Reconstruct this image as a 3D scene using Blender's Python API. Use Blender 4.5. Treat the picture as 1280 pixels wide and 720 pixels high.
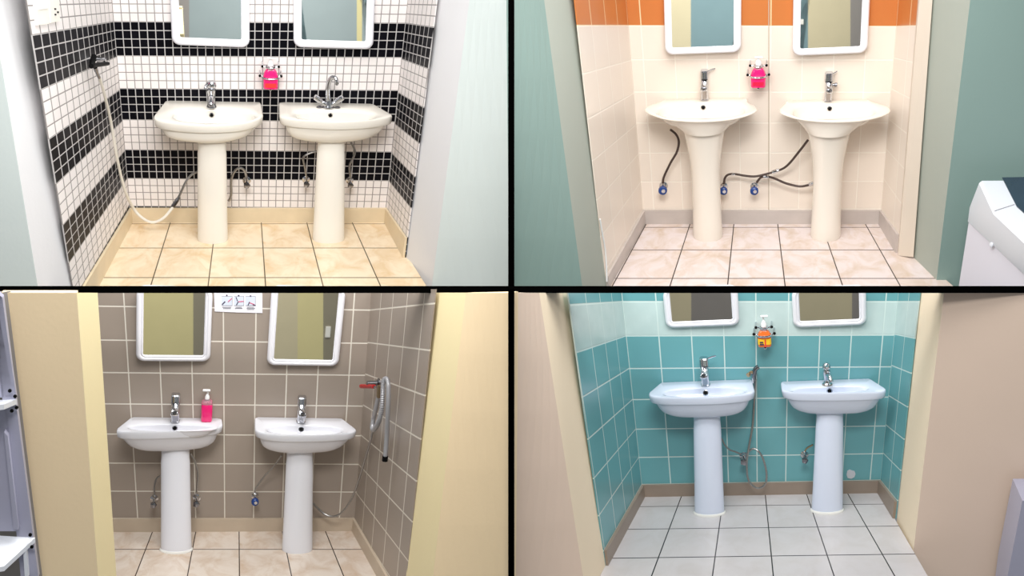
import bpy, math, random
import numpy as np
from mathutils import Vector, Matrix
from mathutils.bvhtree import BVHTree

random.seed(4)
for o in list(bpy.data.objects):
    bpy.data.objects.remove(o)
SC = bpy.context.scene
COL = SC.collection
# ------------------------------------------------------------------ camera, light, exposure
F = 1600.0                       # focal length in pixels of a 1280 px wide frame
TILT = math.radians(23.0)        # camera looks down by this much
CAMZ = 3.9
cam_d = bpy.data.cameras.new('camera'); cam = bpy.data.objects.new('camera', cam_d); COL.objects.link(cam)
cam_d.sensor_width = 36.0; cam_d.lens = 36.0 * F / 1280.0
cam_d.clip_end = 200
cam.location = (0, 0, CAMZ); cam.rotation_euler = (math.pi / 2 - TILT, 0, 0)
SC.camera = cam
CAMPOS = Vector((0, 0, CAMZ))
RC = cam.rotation_euler.to_matrix()

world = bpy.data.worlds.new('world'); SC.world = world; world.use_nodes = True
bgn = world.node_tree.nodes['Background']
bgn.inputs[0].default_value = (0.93, 0.96, 1.0, 1); bgn.inputs[1].default_value = 0.18
SC.view_settings.view_transform = 'Standard'; SC.view_settings.look = 'None'
SC.view_settings.exposure = 0.38; SC.view_settings.gamma = 1.0
try: SC.view_settings.use_curve_mapping = False
except Exception: pass

def area_light(name, loc, target, size, power, col=(1, 1, 1), sy=None):
    l = bpy.data.lights.new(name, 'AREA'); l.energy = power; l.color = col
    l.shape = 'RECTANGLE'; l.size = size; l.size_y = sy or size
    o = bpy.data.objects.new(name, l); COL.objects.link(o)
    o.location = loc
    o.rotation_euler = (Vector(target) - Vector(loc)).to_track_quat('-Z', 'Y').to_euler()
    return o
area_light('corridor_lamp', (0.0, 0.6, CAMZ + 3.0), (0, 6.4, 1.4), 2.4, 170, (1, 0.985, 0.96), 1.2)
area_light('opposite_wall_fill', (0.0, 1.3, CAMZ - 1.6), (0, -0.8, -0.3), 1.6, 95, (1, 0.985, 0.96), 0.8)  # added unseen fill, brightens the opposite wall that the mirrors reflect
ROOM_LAMP = {1: 14.5, 2: 14.5, 3: 24, 4: 22}

# ------------------------------------------------------------------ materials
def lin(c):
    r = []
    for v in c:
        v = v / 255.0
        r.append(v / 12.92 if v <= 0.04045 else ((v + 0.055) / 1.055) ** 2.4)
    return tuple(r) + (1.0,)

class NT:
    def __init__(s, m): s.t = m.node_tree; s.t.nodes.clear()
    def n(s, typ, **kw):
        nd = s.t.nodes.new(typ)
        for k, v in kw.items(): setattr(nd, k, v)
        return nd
    def link(s, a, b): s.t.links.new(a, b)
    def math(s, op, a, b=None, c=None):
        nd = s.n('ShaderNodeMath', operation=op)
        for i, v in enumerate((a, b, c)):
            if v is None: continue
            if isinstance(v, (int, float)): nd.inputs[i].default_value = v
            else: s.link(v, nd.inputs[i])
        return nd.outputs[0]
    def mix(s, f, a, b):
        nd = s.n('ShaderNodeMix', data_type='RGBA')
        if isinstance(f, (int, float)): nd.inputs[0].default_value = f
        else: s.link(f, nd.inputs[0])
        for i, v in ((6, a), (7, b)):
            if isinstance(v, tuple): nd.inputs[i].default_value = v
            else: s.link(v, nd.inputs[i])
        return nd.outputs[2]
    def out(s, bsdf):
        o = s.n('ShaderNodeOutputMaterial'); s.link(bsdf.outputs[0], o.inputs[0])

def setin(b, **kw):
    names = {'rough': 'Roughness', 'metal': 'Metallic', 'trans': 'Transmission Weight', 'coat': 'Coat Weight',
             'spec': 'Specular IOR Level', 'ior': 'IOR', 'sss': 'Subsurface Weight'}
    for k, v in kw.items(): b.inputs[names[k]].default_value = v

def simple(name, col, rough=0.5, metal=0.0, noise=0.03, nscale=6.0, bump=0.0, **kw):
    m = bpy.data.materials.new(name); m.use_nodes = True; N = NT(m)
    b = N.n('ShaderNodeBsdfPrincipled'); setin(b, rough=rough, metal=metal, **kw)
    tc = N.n('ShaderNodeTexCoord'); nz = N.n('ShaderNodeTexNoise'); nz.inputs['Scale'].default_value = nscale
    nz.inputs['Detail'].default_value = 3
    N.link(tc.outputs['Object'], nz.inputs['Vector'])
    c = lin(col) if max(col) > 1.001 else tuple(col) + (1,)
    d = tuple(v * (1 - noise * 2) for v in c[:3]) + (1,); e = tuple(min(1, v * (1 + noise)) for v in c[:3]) + (1,)
    N.link(N.mix(nz.outputs[0], d, e), b.inputs['Base Color'])
    if bump:
        bp = N.n('ShaderNodeBump'); bp.inputs['Strength'].default_value = bump; bp.inputs['Distance'].default_value = 0.004
        nz2 = N.n('ShaderNodeTexNoise'); nz2.inputs['Scale'].default_value = 60; N.link(tc.outputs['Object'], nz2.inputs['Vector'])
        N.link(nz2.outputs[0], bp.inputs['Height']); N.link(bp.outputs[0], b.inputs['Normal'])
    N.out(b); return m

def grid_mask(N, gw, gh):
    uv = N.n('ShaderNodeUVMap'); uv.uv_map = 'tile'
    sp = N.n('ShaderNodeSeparateXYZ'); N.link(uv.outputs[0], sp.inputs[0])
    u, v = sp.outputs[0], sp.outputs[1]
    def edge(x, g):
        f = N.math('FRACT', x); d = N.math('MINIMUM', f, N.math('SUBTRACT', 1.0, f))
        mr = N.n('ShaderNodeMapRange'); mr.inputs[1].default_value = g * 0.35; mr.inputs[2].default_value = g * 0.65
        mr.inputs[3].default_value = 1; mr.inputs[4].default_value = 0
        N.link(d, mr.inputs[0]); return mr.outputs[0]
    m = N.math('MAXIMUM', edge(u, gw), edge(v, gh))
    cell = N.n('ShaderNodeCombineXYZ'); N.link(N.math('FLOOR', u), cell.inputs[0]); N.link(N.math('FLOOR', v), cell.inputs[1])
    wn = N.n('ShaderNodeTexWhiteNoise'); N.link(cell.outputs[0], wn.inputs[0])
    return uv, u, v, m, wn, cell

def wall_tiles(name, kind):
    m = bpy.data.materials.new(name); m.use_nodes = True; N = NT(m)
    b = N.n('ShaderNodeBsdfPrincipled')
    gw = {'mosaic': (0.11, 0.10), 'cream': (0.035, 0.035), 'taupe': (0.038, 0.038), 'teal': (0.036, 0.036)}[kind]
    uv, u, v, mask, wn, cell = grid_mask(N, *gw)
    tc = N.n('ShaderNodeTexCoord')
    nz = N.n('ShaderNodeTexNoise'); nz.inputs['Scale'].default_value = 5; nz.inputs['Detail'].default_value = 5
    N.link(uv.outputs[0], nz.inputs['Vector'])
    def vary(c, amt):
        c = lin(c); lo = tuple(x * (1 - amt) for x in c[:3]) + (1,); hi = tuple(min(1, x * (1 + amt)) for x in c[:3]) + (1,)
        return N.mix(N.math('ADD', N.math('MULTIPLY', wn.outputs[0], 0.7), N.math('MULTIPLY', nz.outputs[0], 0.3)), lo, hi)
    def band(v0, v1):   # 1 inside v0..v1
        return N.math('MULTIPLY', N.math('GREATER_THAN', v, v0), N.math('LESS_THAN', v, v1))
    if kind == 'mosaic':
        blk = N.math('LESS_THAN', N.math('FLOORED_MODULO', v, 8.0), 4.0)
        tile = N.mix(blk, vary((238, 232, 230), 0.04), vary((13, 13, 19), 0.4))
        gr = N.mix(blk, lin((150, 145, 143)), lin((196, 193, 192)))
        setin(b, rough=0.4, spec=0.08)
    elif kind == 'cream':
        up = N.math('LESS_THAN', v, 0.0)
        tile = N.mix(up, vary((236, 224, 211), 0.03), vary((206, 124, 66), 0.05))
        gr = N.mix(up, lin((246, 238, 226)), lin((240, 214, 170)))
        setin(b, rough=0.3)
    elif kind == 'taupe':
        tile = vary((158, 146, 135), 0.04); gr = lin((226, 220, 208)); setin(b, rough=0.35)
    else:
        pale = band(0.0, 1.0)
        nz3 = N.n('ShaderNodeTexNoise'); nz3.inputs['Scale'].default_value = 1.6; nz3.inputs['Detail'].default_value = 6
        N.link(uv.outputs[0], nz3.inputs['Vector'])
        pt = N.mix(nz3.outputs[0], lin((176, 200, 198)), lin((204, 222, 220)))
        tile = N.mix(pale, vary((106, 166, 172), 0.04), pt)
        gr = lin((208, 226, 222)); setin(b, rough=0.25)
    N.link(N.mix(mask, tile, gr), b.inputs['Base Color'])
    bp = N.n('ShaderNodeBump'); bp.inputs['Strength'].default_value = 0.35; bp.inputs['Distance'].default_value = 0.003
    N.link(N.math('SUBTRACT', 1.0, mask), bp.inputs['Height']); N.link(bp.outputs[0], b.inputs['Normal'])
    N.out(b); return m

def floor_tiles(name, base, vein, grout, amt=1.0, g=0.022, rough=0.25):
    m = bpy.data.materials.new(name); m.use_nodes = True; N = NT(m)
    b = N.n('ShaderNodeBsdfPrincipled'); setin(b, rough=rough)
    uv, u, v, mask, wn, cell = grid_mask(N, g, g)
    sh = N.n('ShaderNodeVectorMath', operation='MULTIPLY_ADD')
    N.link(wn.outputs[1], sh.inputs[0]); sh.inputs[1].default_value = (9, 9, 9); N.link(uv.outputs[0], sh.inputs[2])
    nz = N.n('ShaderNodeTexNoise'); nz.inputs['Scale'].default_value = 2.2; nz.inputs['Detail'].default_value = 7
    nz.inputs['Roughness'].default_value = 0.62; nz.inputs['Distortion'].default_value = 0.7
    N.link(sh.outputs[0], nz.inputs['Vector'])
    mr = N.n('ShaderNodeMapRange'); mr.inputs[1].default_value = 0.42; mr.inputs[2].default_value = 0.72
    mr.inputs[3].default_value = 0; mr.inputs[4].default_value = amt; N.link(nz.outputs[0], mr.inputs[0])
    c = N.mix(mr.outputs[0], lin(base), lin(vein))
    N.link(N.mix(mask, c, lin(grout)), b.inputs['Base Color'])
    N.out(b); return m

M = {}
M['mosaic'] = wall_tiles('black_and_white_mosaic', 'mosaic')
M['cream_tile'] = wall_tiles('cream_and_orange_tile', 'cream')
M['taupe_tile'] = wall_tiles('taupe_tile', 'taupe')
M['teal_tile'] = wall_tiles('teal_tile', 'teal')
M['floor1'] = floor_tiles('cream_marble_floor', (236, 218, 190), (218, 188, 146), (96, 84, 66))
M['floor2'] = floor_tiles('pink_grey_floor', (226, 214, 212), (206, 184, 164), (70, 60, 56))
M['floor3'] = floor_tiles('warm_grey_floor', (218, 206, 194), (196, 172, 150), (58, 46, 40))
M['floor4'] = floor_tiles('pale_grey_floor', (200, 197, 199), (188, 183, 181), (48, 44, 44), amt=0.6)
M['skirt1'] = simple('beige_stone_skirting', (226, 208, 176), 0.35, noise=0.09, nscale=9.0)
M['skirt2'] = simple('grey_stone_skirting', (198, 188, 182), 0.35, noise=0.09, nscale=9.0)
M['skirt3'] = simple('taupe_stone_skirting', (196, 180, 160), 0.35, noise=0.09, nscale=9.0)
M['skirt4'] = simple('brown_stone_skirting', (152, 136, 122), 0.35, noise=0.09, nscale=9.0)
M['paint1'] = simple('pale_grey_paint', (222, 222, 224), 0.6, bump=0.1, noise=0.01)
M['paint1b'] = simple('pale_mint_paint', (212, 222, 220), 0.6, bump=0.1, noise=0.01)
M['paint2'] = simple('sage_reveal_paint', (168, 174, 164), 0.6, bump=0.1, noise=0.01)
M['paint2b'] = simple('sea_green_paint', (134, 158, 152), 0.6, bump=0.1, noise=0.01)
M['doortrim'] = simple('cream_door_trim', (220, 206, 190), 0.5, noise=0.02)
M['paint3'] = simple('yellow_cream_paint', (250, 234, 186), 0.6, bump=0.1, noise=0.01)
M['paint3b'] = simple('peach_cream_paint', (250, 226, 186), 0.6, bump=0.1, noise=0.01)
M['paint4'] = simple('ivory_paint', (246, 228, 200), 0.6, bump=0.1, noise=0.01)
M['paint4b'] = simple('beige_pink_paint', (226, 204, 186), 0.6, bump=0.1, noise=0.01)
M['ceramic1'] = simple('warm_white_ceramic', (236, 231, 221), 0.12, noise=0.0, coat=0.3)
M['ceramic2'] = simple('ivory_ceramic', (240, 231, 219), 0.14, noise=0.0, coat=0.3)
M['ceramic3'] = simple('white_ceramic', (226, 227, 234), 0.12, noise=0.0, coat=0.3)
M['ceramic4'] = simple('bluish_white_ceramic', (212, 220, 237), 0.12, noise=0.0, coat=0.3)
M['chrome'] = simple('chrome', (0.62, 0.63, 0.66), 0.12, 1.0, noise=0.02)
M['dark_chrome'] = simple('dark_chrome', (0.25, 0.25, 0.27), 0.22, 1.0, noise=0.05)
M['frame'] = simple('white_plastic_frame', (244, 244, 250), 0.25, noise=0.0)
M['mirror'] = simple('mirror_glass', (0.86, 0.88, 0.88), 0.015, 1.0, noise=0.0)
M['black'] = simple('black_rubber', (6, 6, 7), 0.5, spec=0.15)
M['blue'] = simple('blue_plastic', (22, 62, 132), 0.35)
M['red'] = simple('red_plastic', (180, 18, 22), 0.4)
M['white_plastic'] = simple('white_plastic', (240, 240, 240), 0.35, noise=0.0)
M['switch'] = simple('ivory_switch_plastic', (240, 236, 226), 0.4, noise=0.0)
M['pink'] = simple('pink_soap', (245, 28, 120), 0.15, noise=0.02, coat=0.5)
M['pink_deep'] = simple('deep_pink_soap', (226, 30, 74), 0.15, noise=0.02, coat=0.5)
M['clear'] = simple('clear_plastic', (235, 215, 225), 0.08, noise=0.0, trans=0.75)
M['orange'] = simple('orange_soap', (232, 110, 40), 0.15, noise=0.02, coat=0.5)
M['label_yellow'] = simple('yellow_label', (248, 200, 40), 0.4)
M['label_red'] = simple('red_label', (232, 60, 54), 0.4)
M['hose_white'] = simple('cream_hose', (226, 220, 208), 0.4)
M['hose_steel'] = simple('braided_steel_hose', (0.42, 0.41, 0.40), 0.35, 0.9, noise=0.3, nscale=300)
M['hose_dark'] = simple('dark_braided_hose', (84, 68, 62), 0.45, 0.3, noise=0.5, nscale=260)
M['hose_grey'] = simple('grey_corrugated_hose', (172, 172, 176), 0.35, 0.3, noise=0.1)
M['trim_black'] = simple('black_trim', (3, 3, 3), 0.9, spec=0.0)
M['washer'] = simple('white_enamel', (232, 236, 244), 0.3, noise=0.0)
M['washer_side'] = simple('shaded_white_enamel', (220, 218, 228), 0.35, noise=0.0)  # white enamel with the body's lavender shade put into the colour
M['smoked'] = simple('smoked_lid_glass', (44, 62, 80), 0.1, noise=0.1)
M['seam'] = simple('grey_seam', (150, 148, 154), 0.6)
M['shelf_grey'] = simple('lavender_grey_metal', (176, 176, 196), 0.4, 0.1)
M['paper'] = simple('poster_paper', (240, 238, 246), 0.5, noise=0.0)
M['ink'] = simple('grey_ink', (120, 122, 130), 0.7)
M['ink_dark'] = simple('dark_ink', (60, 50, 80), 0.7)
M['ink_pink'] = simple('pink_ink', (206, 110, 140), 0.7)
M['ink_blue'] = simple('pale_blue_ink', (214, 222, 236), 0.7)
M['plaster'] = simple('white_plaster_patch', (206, 208, 214), 0.8, bump=0.4)
M['sealant'] = simple('white_sealant', (236, 236, 232), 0.5)
M['brass'] = simple('aged_brass', (0.45, 0.33, 0.2), 0.3, 1.0)
M['denim'] = simple('navy_denim', (44, 58, 112), 0.8, noise=0.15, nscale=40)
M['op_greygreen'] = simple('opposite_grey_green_paint', (150, 162, 162), 0.7)
M['op_teal'] = simple('opposite_teal_paint', (120, 146, 150), 0.7)
M['op_beige'] = simple('opposite_beige_paint', (206, 194, 160), 0.7)
M['op_grey'] = simple('opposite_grey_paint', (146, 140, 134), 0.7)
M['op_olive'] = simple('opposite_cream_paint', (216, 204, 150), 0.7)
M['op_taupe'] = simple('opposite_taupe_paint', (146, 138, 118), 0.7)

# ------------------------------------------------------------------ mesh helpers
class MB:
    def __init__(s): s.v = []; s.f = []
    def add(s, vs, fs):
        o = len(s.v); s.v += [Vector(p) for p in vs]; s.f += [tuple(i + o for i in f) for f in fs]
    def loft(s, rings, cap0=True, cap1=True, closed=True):
        n = len(rings[0]); vs = [p for r in rings for p in r]; fs = []
        for i in range(len(rings) - 1):
            for j in range(n if closed else n - 1):
                k = (j + 1) % n
                fs.append((i * n + j, i * n + k, (i + 1) * n + k, (i + 1) * n + j))
        if cap0: fs.append(tuple(range(n))[::-1])
        if cap1: fs.append(tuple((len(rings) - 1) * n + j for j in range(n)))
        s.add(vs, fs); return s
    def tube(s, pts, r, n=10, sub=6, taper=None):
        pts = [Vector(p) for p in pts]
        if len(pts) > 2 and sub > 1: pts = smooth_line(pts, sub)
        rings = []; up = None
        for i, p in enumerate(pts):
            a = pts[max(0, i - 1)]; b = pts[min(len(pts) - 1, i + 1)]; t = (b - a).normalized()
            if up is None:
                up = Vector((0, 0, 1)) if abs(t.z) < .9 else Vector((1, 0, 0))
            x = t.cross(up).normalized(); y = x.cross(t).normalized(); up = y
            rr = r(i / (len(pts) - 1)) if callable(r) else r
            rings.append([p + x * (rr * math.cos(2 * math.pi * k / n)) + y * (rr * math.sin(2 * math.pi * k / n)) for k in range(n)])
        return s.loft(rings)
    def lathe(s, c, prof, axis=(0, 0, 1), n=24, sx=1.0, sy=1.0):
        c = Vector(c); a = Vector(axis).normalized()
        x = Vector((1, 0, 0)) if abs(a.x) < .9 else Vector((0, 1, 0)); x = (x - a * x.dot(a)).normalized(); y = a.cross(x)
        return s.loft([[c + a * h + x * (r * sx * math.cos(2 * math.pi * k / n)) + y * (r * sy * math.sin(2 * math.pi * k / n)) for k in range(n)] for r, h in prof])
    def box(s, c, size, rot=None, bev=0.0):
        c = Vector(c); hx, hy, hz = [q / 2 for q in size]; b = min(bev, hx * .9, hy * .9, hz * .9)
        R = rot or Matrix.Identity(3)
        if b <= 0:
            vs = [Vector((x, y, z)) for z in (-hz, hz) for x, y in ((-hx, -hy), (hx, -hy), (hx, hy), (-hx, hy))]
            s.add([c + R @ p for p in vs], [(3, 2, 1, 0), (4, 5, 6, 7), (0, 1, 5, 4), (1, 2, 6, 5), (2, 3, 7, 6), (3, 0, 4, 7)]); return s
        def rr(ix, iy, z):
            r = []
            for qx, qy, a0 in ((1, 1, 0), (-1, 1, 90), (-1, -1, 180), (1, -1, 270)):
                for k in range(4):
                    a = math.radians(a0 + 30 * k)
                    r.append(c + R @ Vector((qx * (hx - b) + (b - ix) * math.cos(a), qy * (hy - b) + (b - ix) * math.sin(a), z)))
            return r
        return s.loft([rr(b * .95, 0, -hz), rr(b * .3, 0, -hz + b * .3), rr(0, 0, -hz + b), rr(0, 0, hz - b), rr(b * .3, 0, hz - b * .3), rr(b * .95, 0, hz)])
    def build(s, name, mat, parent=None, room=None, base=None, sharp=35, mats=None):
        me = bpy.data.meshes.new(name)
        b = Vector(base) if base is not None else Vector((0, 0, 0))
        me.from_pydata([tuple(p - b) for p in s.v], [], s.f); me.update()
        import bmesh
        bm = bmesh.new(); bm.from_mesh(me); bmesh.ops.recalc_face_normals(bm, faces=bm.faces); bm.to_mesh(me); bm.free()
        for p in me.polygons: p.use_smooth = True
        me.set_sharp_from_angle(angle=math.radians(sharp))
        me.materials.append(M[mat])
        o = bpy.data.objects.new(name, me); COL.objects.link(o)
        if parent is not None: o.parent = parent
        elif room is not None: o.matrix_world = room.M @ Matrix.Translation(b)
        return o

def smooth_line(pts, sub):
    out = []
    for i in range(len(pts) - 1):
        p0 = pts[max(0, i - 1)]; p1 = pts[i]; p2 = pts[i + 1]; p3 = pts[min(len(pts) - 1, i + 2)]
        for k in range(sub):
            t = k / sub
            out.append(0.5 * ((2 * p1) + (p2 - p0) * t + (2 * p0 - 5 * p1 + 4 * p2 - p3) * t * t + (3 * p1 - p0 - 3 * p2 + p3) * t ** 3))
    out.append(pts[-1]); return out

def tag(o, label=None, cat=None, group=None, kind=None):
    if label: o['label'] = label
    if cat: o['category'] = cat
    if group: o['group'] = group
    if kind: o['kind'] = kind
    return o

def homog(src, dst):
    A = []; B = []
    for (x, y), (u, v) in zip(src, dst):
        A.append([x, y, 1, 0, 0, 0, -u * x, -u * y]); B.append(u)
        A.append([0, 0, 0, x, y, 1, -v * x, -v * y]); B.append(v)
    h = np.append(np.linalg.solve(np.array(A, float), np.array(B, float)), 1).reshape(3, 3)
    def f(x, y):
        q = h @ np.array([x, y, 1.0]); return q[0] / q[2], q[1] / q[2]
    return f

# ------------------------------------------------------------------ a room of its own frame: x along the back wall, y into it, z up
class Room:
    def __init__(s, n, centre, dist, BL, BR):
        s.n = n
        c = Vector(((centre[0] - 640) / F, (360 - centre[1]) / F, -1)).normalized()
        R = Vector((0, 0, -1)).rotation_difference(c).to_matrix()
        X = RC @ R @ Vector((1, 0, 0)); Z = RC @ R @ Vector((0, math.cos(TILT), math.sin(TILT)))
        Y = Z.cross(X)
        o = CAMPOS + s.dirw((BL[0] + BR[0]) / 2, (BL[1] + BR[1]) / 2) * dist
        s.set(X, Y, Z, o)
        a = s.M @ s.py(BL[0], BL[1], 0); b = s.M @ s.py(BR[0], BR[1], 0)
        X = (b - a).normalized(); Y = (Y - X * Y.dot(X)).normalized(); Z = X.cross(Y)
        s.set(X, Y, Z, o)
        s.planes = {}
    def set(s, X, Y, Z, o):
        m = Matrix((X, Y, Z)).transposed().to_4x4(); m.translation = o
        s.M = m; s.I = m.inverted(); s.cam = s.I @ CAMPOS
    @staticmethod
    def dirw(px, py): return (RC @ Vector(((px - 640) / F, (360 - py) / F, -1))).normalized()
    def d(s, px, py): return (s.I.to_3x3() @ s.dirw(px, py))
    def py(s, px, py, y=0.0):
        d = s.d(px, py); return s.cam + d * ((y - s.cam.y) / d.y)
    def pz(s, px, py, z=0.0):
        d = s.d(px, py); return s.cam + d * ((z - s.cam.z) / d.z)
    def pp(s, px, py, pl, off=0.0):
        p0, n = pl; d = s.d(px, py); return s.cam + d * ((p0 + n * off - s.cam).dot(n) / d.dot(n))
    def mpp(s, y=0.0):     # metres per pixel near the wall
        return (s.py(s.c0 + 10, 300 if s.n < 3 else 560, y) - s.py(s.c0, 300 if s.n < 3 else 560, y)).length / 10.0
    def proj(s, p):
        q = RC.transposed() @ (s.M @ Vector(p) - CAMPOS); return 640 + F * q.x / -q.z, 360 - F * q.y / -q.z

def plane3(a, b, c, toward):
    n = (b - a).cross(c - a).normalized()
    if (toward - a).dot(n) < 0: n = -n
    return (a, n)

def surf(room, name, quad, fn, H, mat, n=20, kind='structure', label=None, thick=0.03, flat3=None):
    """grid surface: quad = four pixel corners TL TR BR BL on fn(px,py) -> local point"""
    verts = []; uvs = []
    (a, b, c, d) = quad
    nn = n
    for j in range(nn + 1):
        t = j / nn
        for i in range(nn + 1):
            q = i / nn
            x = (a[0] * (1 - q) + b[0] * q) * (1 - t) + (d[0] * (1 - q) + c[0] * q) * t
            y = (a[1] * (1 - q) + b[1] * q) * (1 - t) + (d[1] * (1 - q) + c[1] * q) * t
            verts.append(fn(x, y)); uvs.append(H(x, y) if H else (q, t))
    faces = [(j * (nn + 1) + i, (j + 1) * (nn + 1) + i, (j + 1) * (nn + 1) + i + 1, j * (nn + 1) + i + 1) for j in range(nn) for i in range(nn)]
    me = bpy.data.meshes.new(name); me.from_pydata([tuple(v) for v in verts], [], faces); me.update()
    me.calc_loop_triangles()
    nrm = me.polygons[0].normal; ce = me.polygons[0].center
    if (room.cam - ce).dot(nrm) < 0: me.flip_normals()
    ul = me.uv_layers.new(name='tile')
    for lp in me.loops: ul.data[lp.index].uv = uvs[lp.vertex_index]
    me.materials.append(M[mat])
    o = bpy.data.objects.new(name, me); COL.objects.link(o); o.matrix_world = room.M
    if thick:
        md = o.modifiers.new('thickness', 'SOLIDIFY'); md.thickness = thick; md.offset = -1
    if kind: o['kind'] = kind
    return o

def bil(p00, p10, p11, p01, quad):   # quad in pixels only used as parameter square
    pass

def strip(room, name, l0, y0, l1, y1, top, bot, mat, H=None, thick=0.03):
    """wall strip between two upright lines; l = ((x,y),(x,y)) pixel line, on plane y0 / y1"""
    def on(l, row): (xa, ya), (xb, yb) = l; return xa + (xb - xa) * (row - ya) / (yb - ya)
    A = room.py(on(l0, top), top, y0); B = room.py(on(l1, top), top, y1)
    D = room.py(on(l0, bot), bot, y0); C = room.py(on(l1, bot), bot, y1)
    def fn(x, y): return (A * (1 - x) + B * x) * (1 - y) + (D * (1 - x) + C * x) * y
    return surf(room, name, [(0, 0), (1, 0), (1, 1), (0, 1)], fn, None, mat, n=6, thick=thick)

def solid_px(room, poly, pl, th, off=0.0, mb=None):
    """extruded outline: pixel polygon on plane pl (local point, normal), thickness towards the room"""
    n = pl[1]
    r0 = [room.pp(x, y, pl) for x, y in poly]
    mb = mb or MB()
    mb.loft([[p + n * off for p in r0], [p + n * (off + th) for p in r0]]); return mb

# ================================================================== the four rooms: shells
def shell(n, centre, dist, BL, BR, top, limit, Lline, Rline, TL, TR, Hb, Hl, Hr, Hf, mats, FL, FR, skirt, topL=None):
    r = Room(n, centre, dist, BL, BR); r.c0 = centre[0]
    def on(l, row): (xa, ya), (xb, yb) = l; return xa + (xb - xa) * (row - ya) / (yb - ya)
    wall, flo, sk = mats
    back = lambda x, y: r.py(x, y, 0.0)
    r.back = (Vector((0, 0, 0)), Vector((0, -1, 0)))
    ref = Vector((0, -1.0, 1.0))
    # corner lines on the back wall
    cl = (TL, BL); cr = (TR, BR)
    surf(r, 'wall_back', [(on(cl, top), top), (on(cr, top), top), BR, BL], back, Hb, wall)
    # side walls
    for side, c, Fp, line, H in (('left', cl, FL, Lline, Hl), ('right', cr, FR, Rline, Hr)):
        if H is None: continue
        base = r.py(c[1][0], c[1][1], 0); tp = r.py(on(c, top), top, 0); fr = r.pz(Fp[0], Fp[1], 0)
        pl = plane3(base, tp, fr, ref); r.planes[side] = pl
        setattr(r, 'D' + side[0], fr.y)
        fn = lambda x, y, pl=pl: r.pp(x, y, pl)
        q = [(on(c, top), top), (on(line, top), top), Fp, c[1]]
        surf(r, 'wall_' + side, q, fn, H, wall, thick=0.005)
        # skirting
        st, sb = skirt[side]     # (corner top px, front top px)
        s0 = solid_px(r, [st, sb, Fp, c[1]], pl, 0.012)
        o = s0.build('baseboard_' + side, sk, room=r); o['kind'] = 'structure'
    st = skirt['back']
    o = solid_px(r, [st[0], st[1], BR, BL], r.back, 0.012).build('baseboard_back', sk, room=r); o['kind'] = 'structure'
    lc = r.py(centre[0], centre[1], 0)
    lp = Vector((lc.x, -1.15, 2.55)); tg = Vector((lc.x, -0.1, 0.5))
    area_light('ceiling_lamp', r.M @ lp, r.M @ tg, 1.3, ROOM_LAMP[n], (1, 0.985, 0.965), 0.5)
    return r, on

TOPU, TOPD, LIMU, LIMD = -60, 361.5, 360.5, 790
# room 1, black and white mosaic
H1b = homog([(142, 27), (507, 29), (159, 223), (486, 226)], [(0, 0), (35, 0), (0, 20), (35, 20)])
H1l = homog([(142, 27), (40, 44), (159, 223), (86, 329)], [(0, 0), (-14, 0), (0, 20), (-14, 20)])
H1r = homog([(507, 29), (542, 34), (486, 226), (512, 258)], [(0, 0), (7, 0), (0, 20), (7, 20)])
H1f = homog([(203, 310), (454.5, 310), (191.5, 347), (471, 347)], [(-2, 0), (2, 0), (-2, 1), (2, 1)])
r1, on = shell(1, (315, 181), 7.0, (163.5, 277), (482, 277), TOPU, LIMU, ((40, 44), (98, 401)), ((545, 6), (506, 322)),
               (140, 6), (509, 6), H1b, H1l, H1r, H1f, ('mosaic', 'floor1', 'skirt1'), (98, 401), (506, 322),
               {'left': [(162, 260), (92, 375)], 'right': [(483.5, 260), (509, 297)], 'back': [(162, 259.5), (483.5, 259.5)]})
surf(r1, 'floor', [(163.5, 277), (482, 277), (535, 360.5), (119.5, 360.5)], lambda x, y: r1.pz(x, y, 0), H1f, 'floor1')
# room 2, cream tile with orange band
H2b = homog([(785, 32), (1120.5, 33), (803, 262), (1102, 261)], [(-.4, 0), (7.9, 0), (-.4, 6), (7.9, 6)])
H2l = homog([(785, 32), (718, 32), (803, 262), (755, 341)], [(0, 0), (-4, 0), (0, 6), (-4, 6)])
H2r = homog([(1120.5, 33), (1149, 32), (1102, 261), (1126, 302)], [(0, 0), (1.6, 0), (0, 6), (1.6, 6)])
H2f = homog([(852, 312.5), (1100, 312.5), (840.5, 348), (1120, 348)], [(-2, 0), (2, 0), (-2, 1), (2, 1)])
r2, on = shell(2, (955, 181), 7.0, (805, 279), (1100, 279), TOPU, LIMU, ((722, 32), (746, 250)), ((1149, 32), (1122, 316)),
               (784, 6), (1122, 6), H2b, H2l, H2r, H2f, ('cream_tile', 'floor2', 'skirt2'), (758.6, 361), (1122, 316),
               {'left': [(804, 262), (757.5, 345)], 'right': [(1101.5, 262), (1124, 293)], 'back': [(804, 262), (1101.5, 262)]})
surf(r2, 'floor', [(805, 279), (1100, 279), (1195, 360.5), (758.5, 360.5)], lambda x, y: r2.pz(x, y, 0), H2f, 'floor2')
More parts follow.
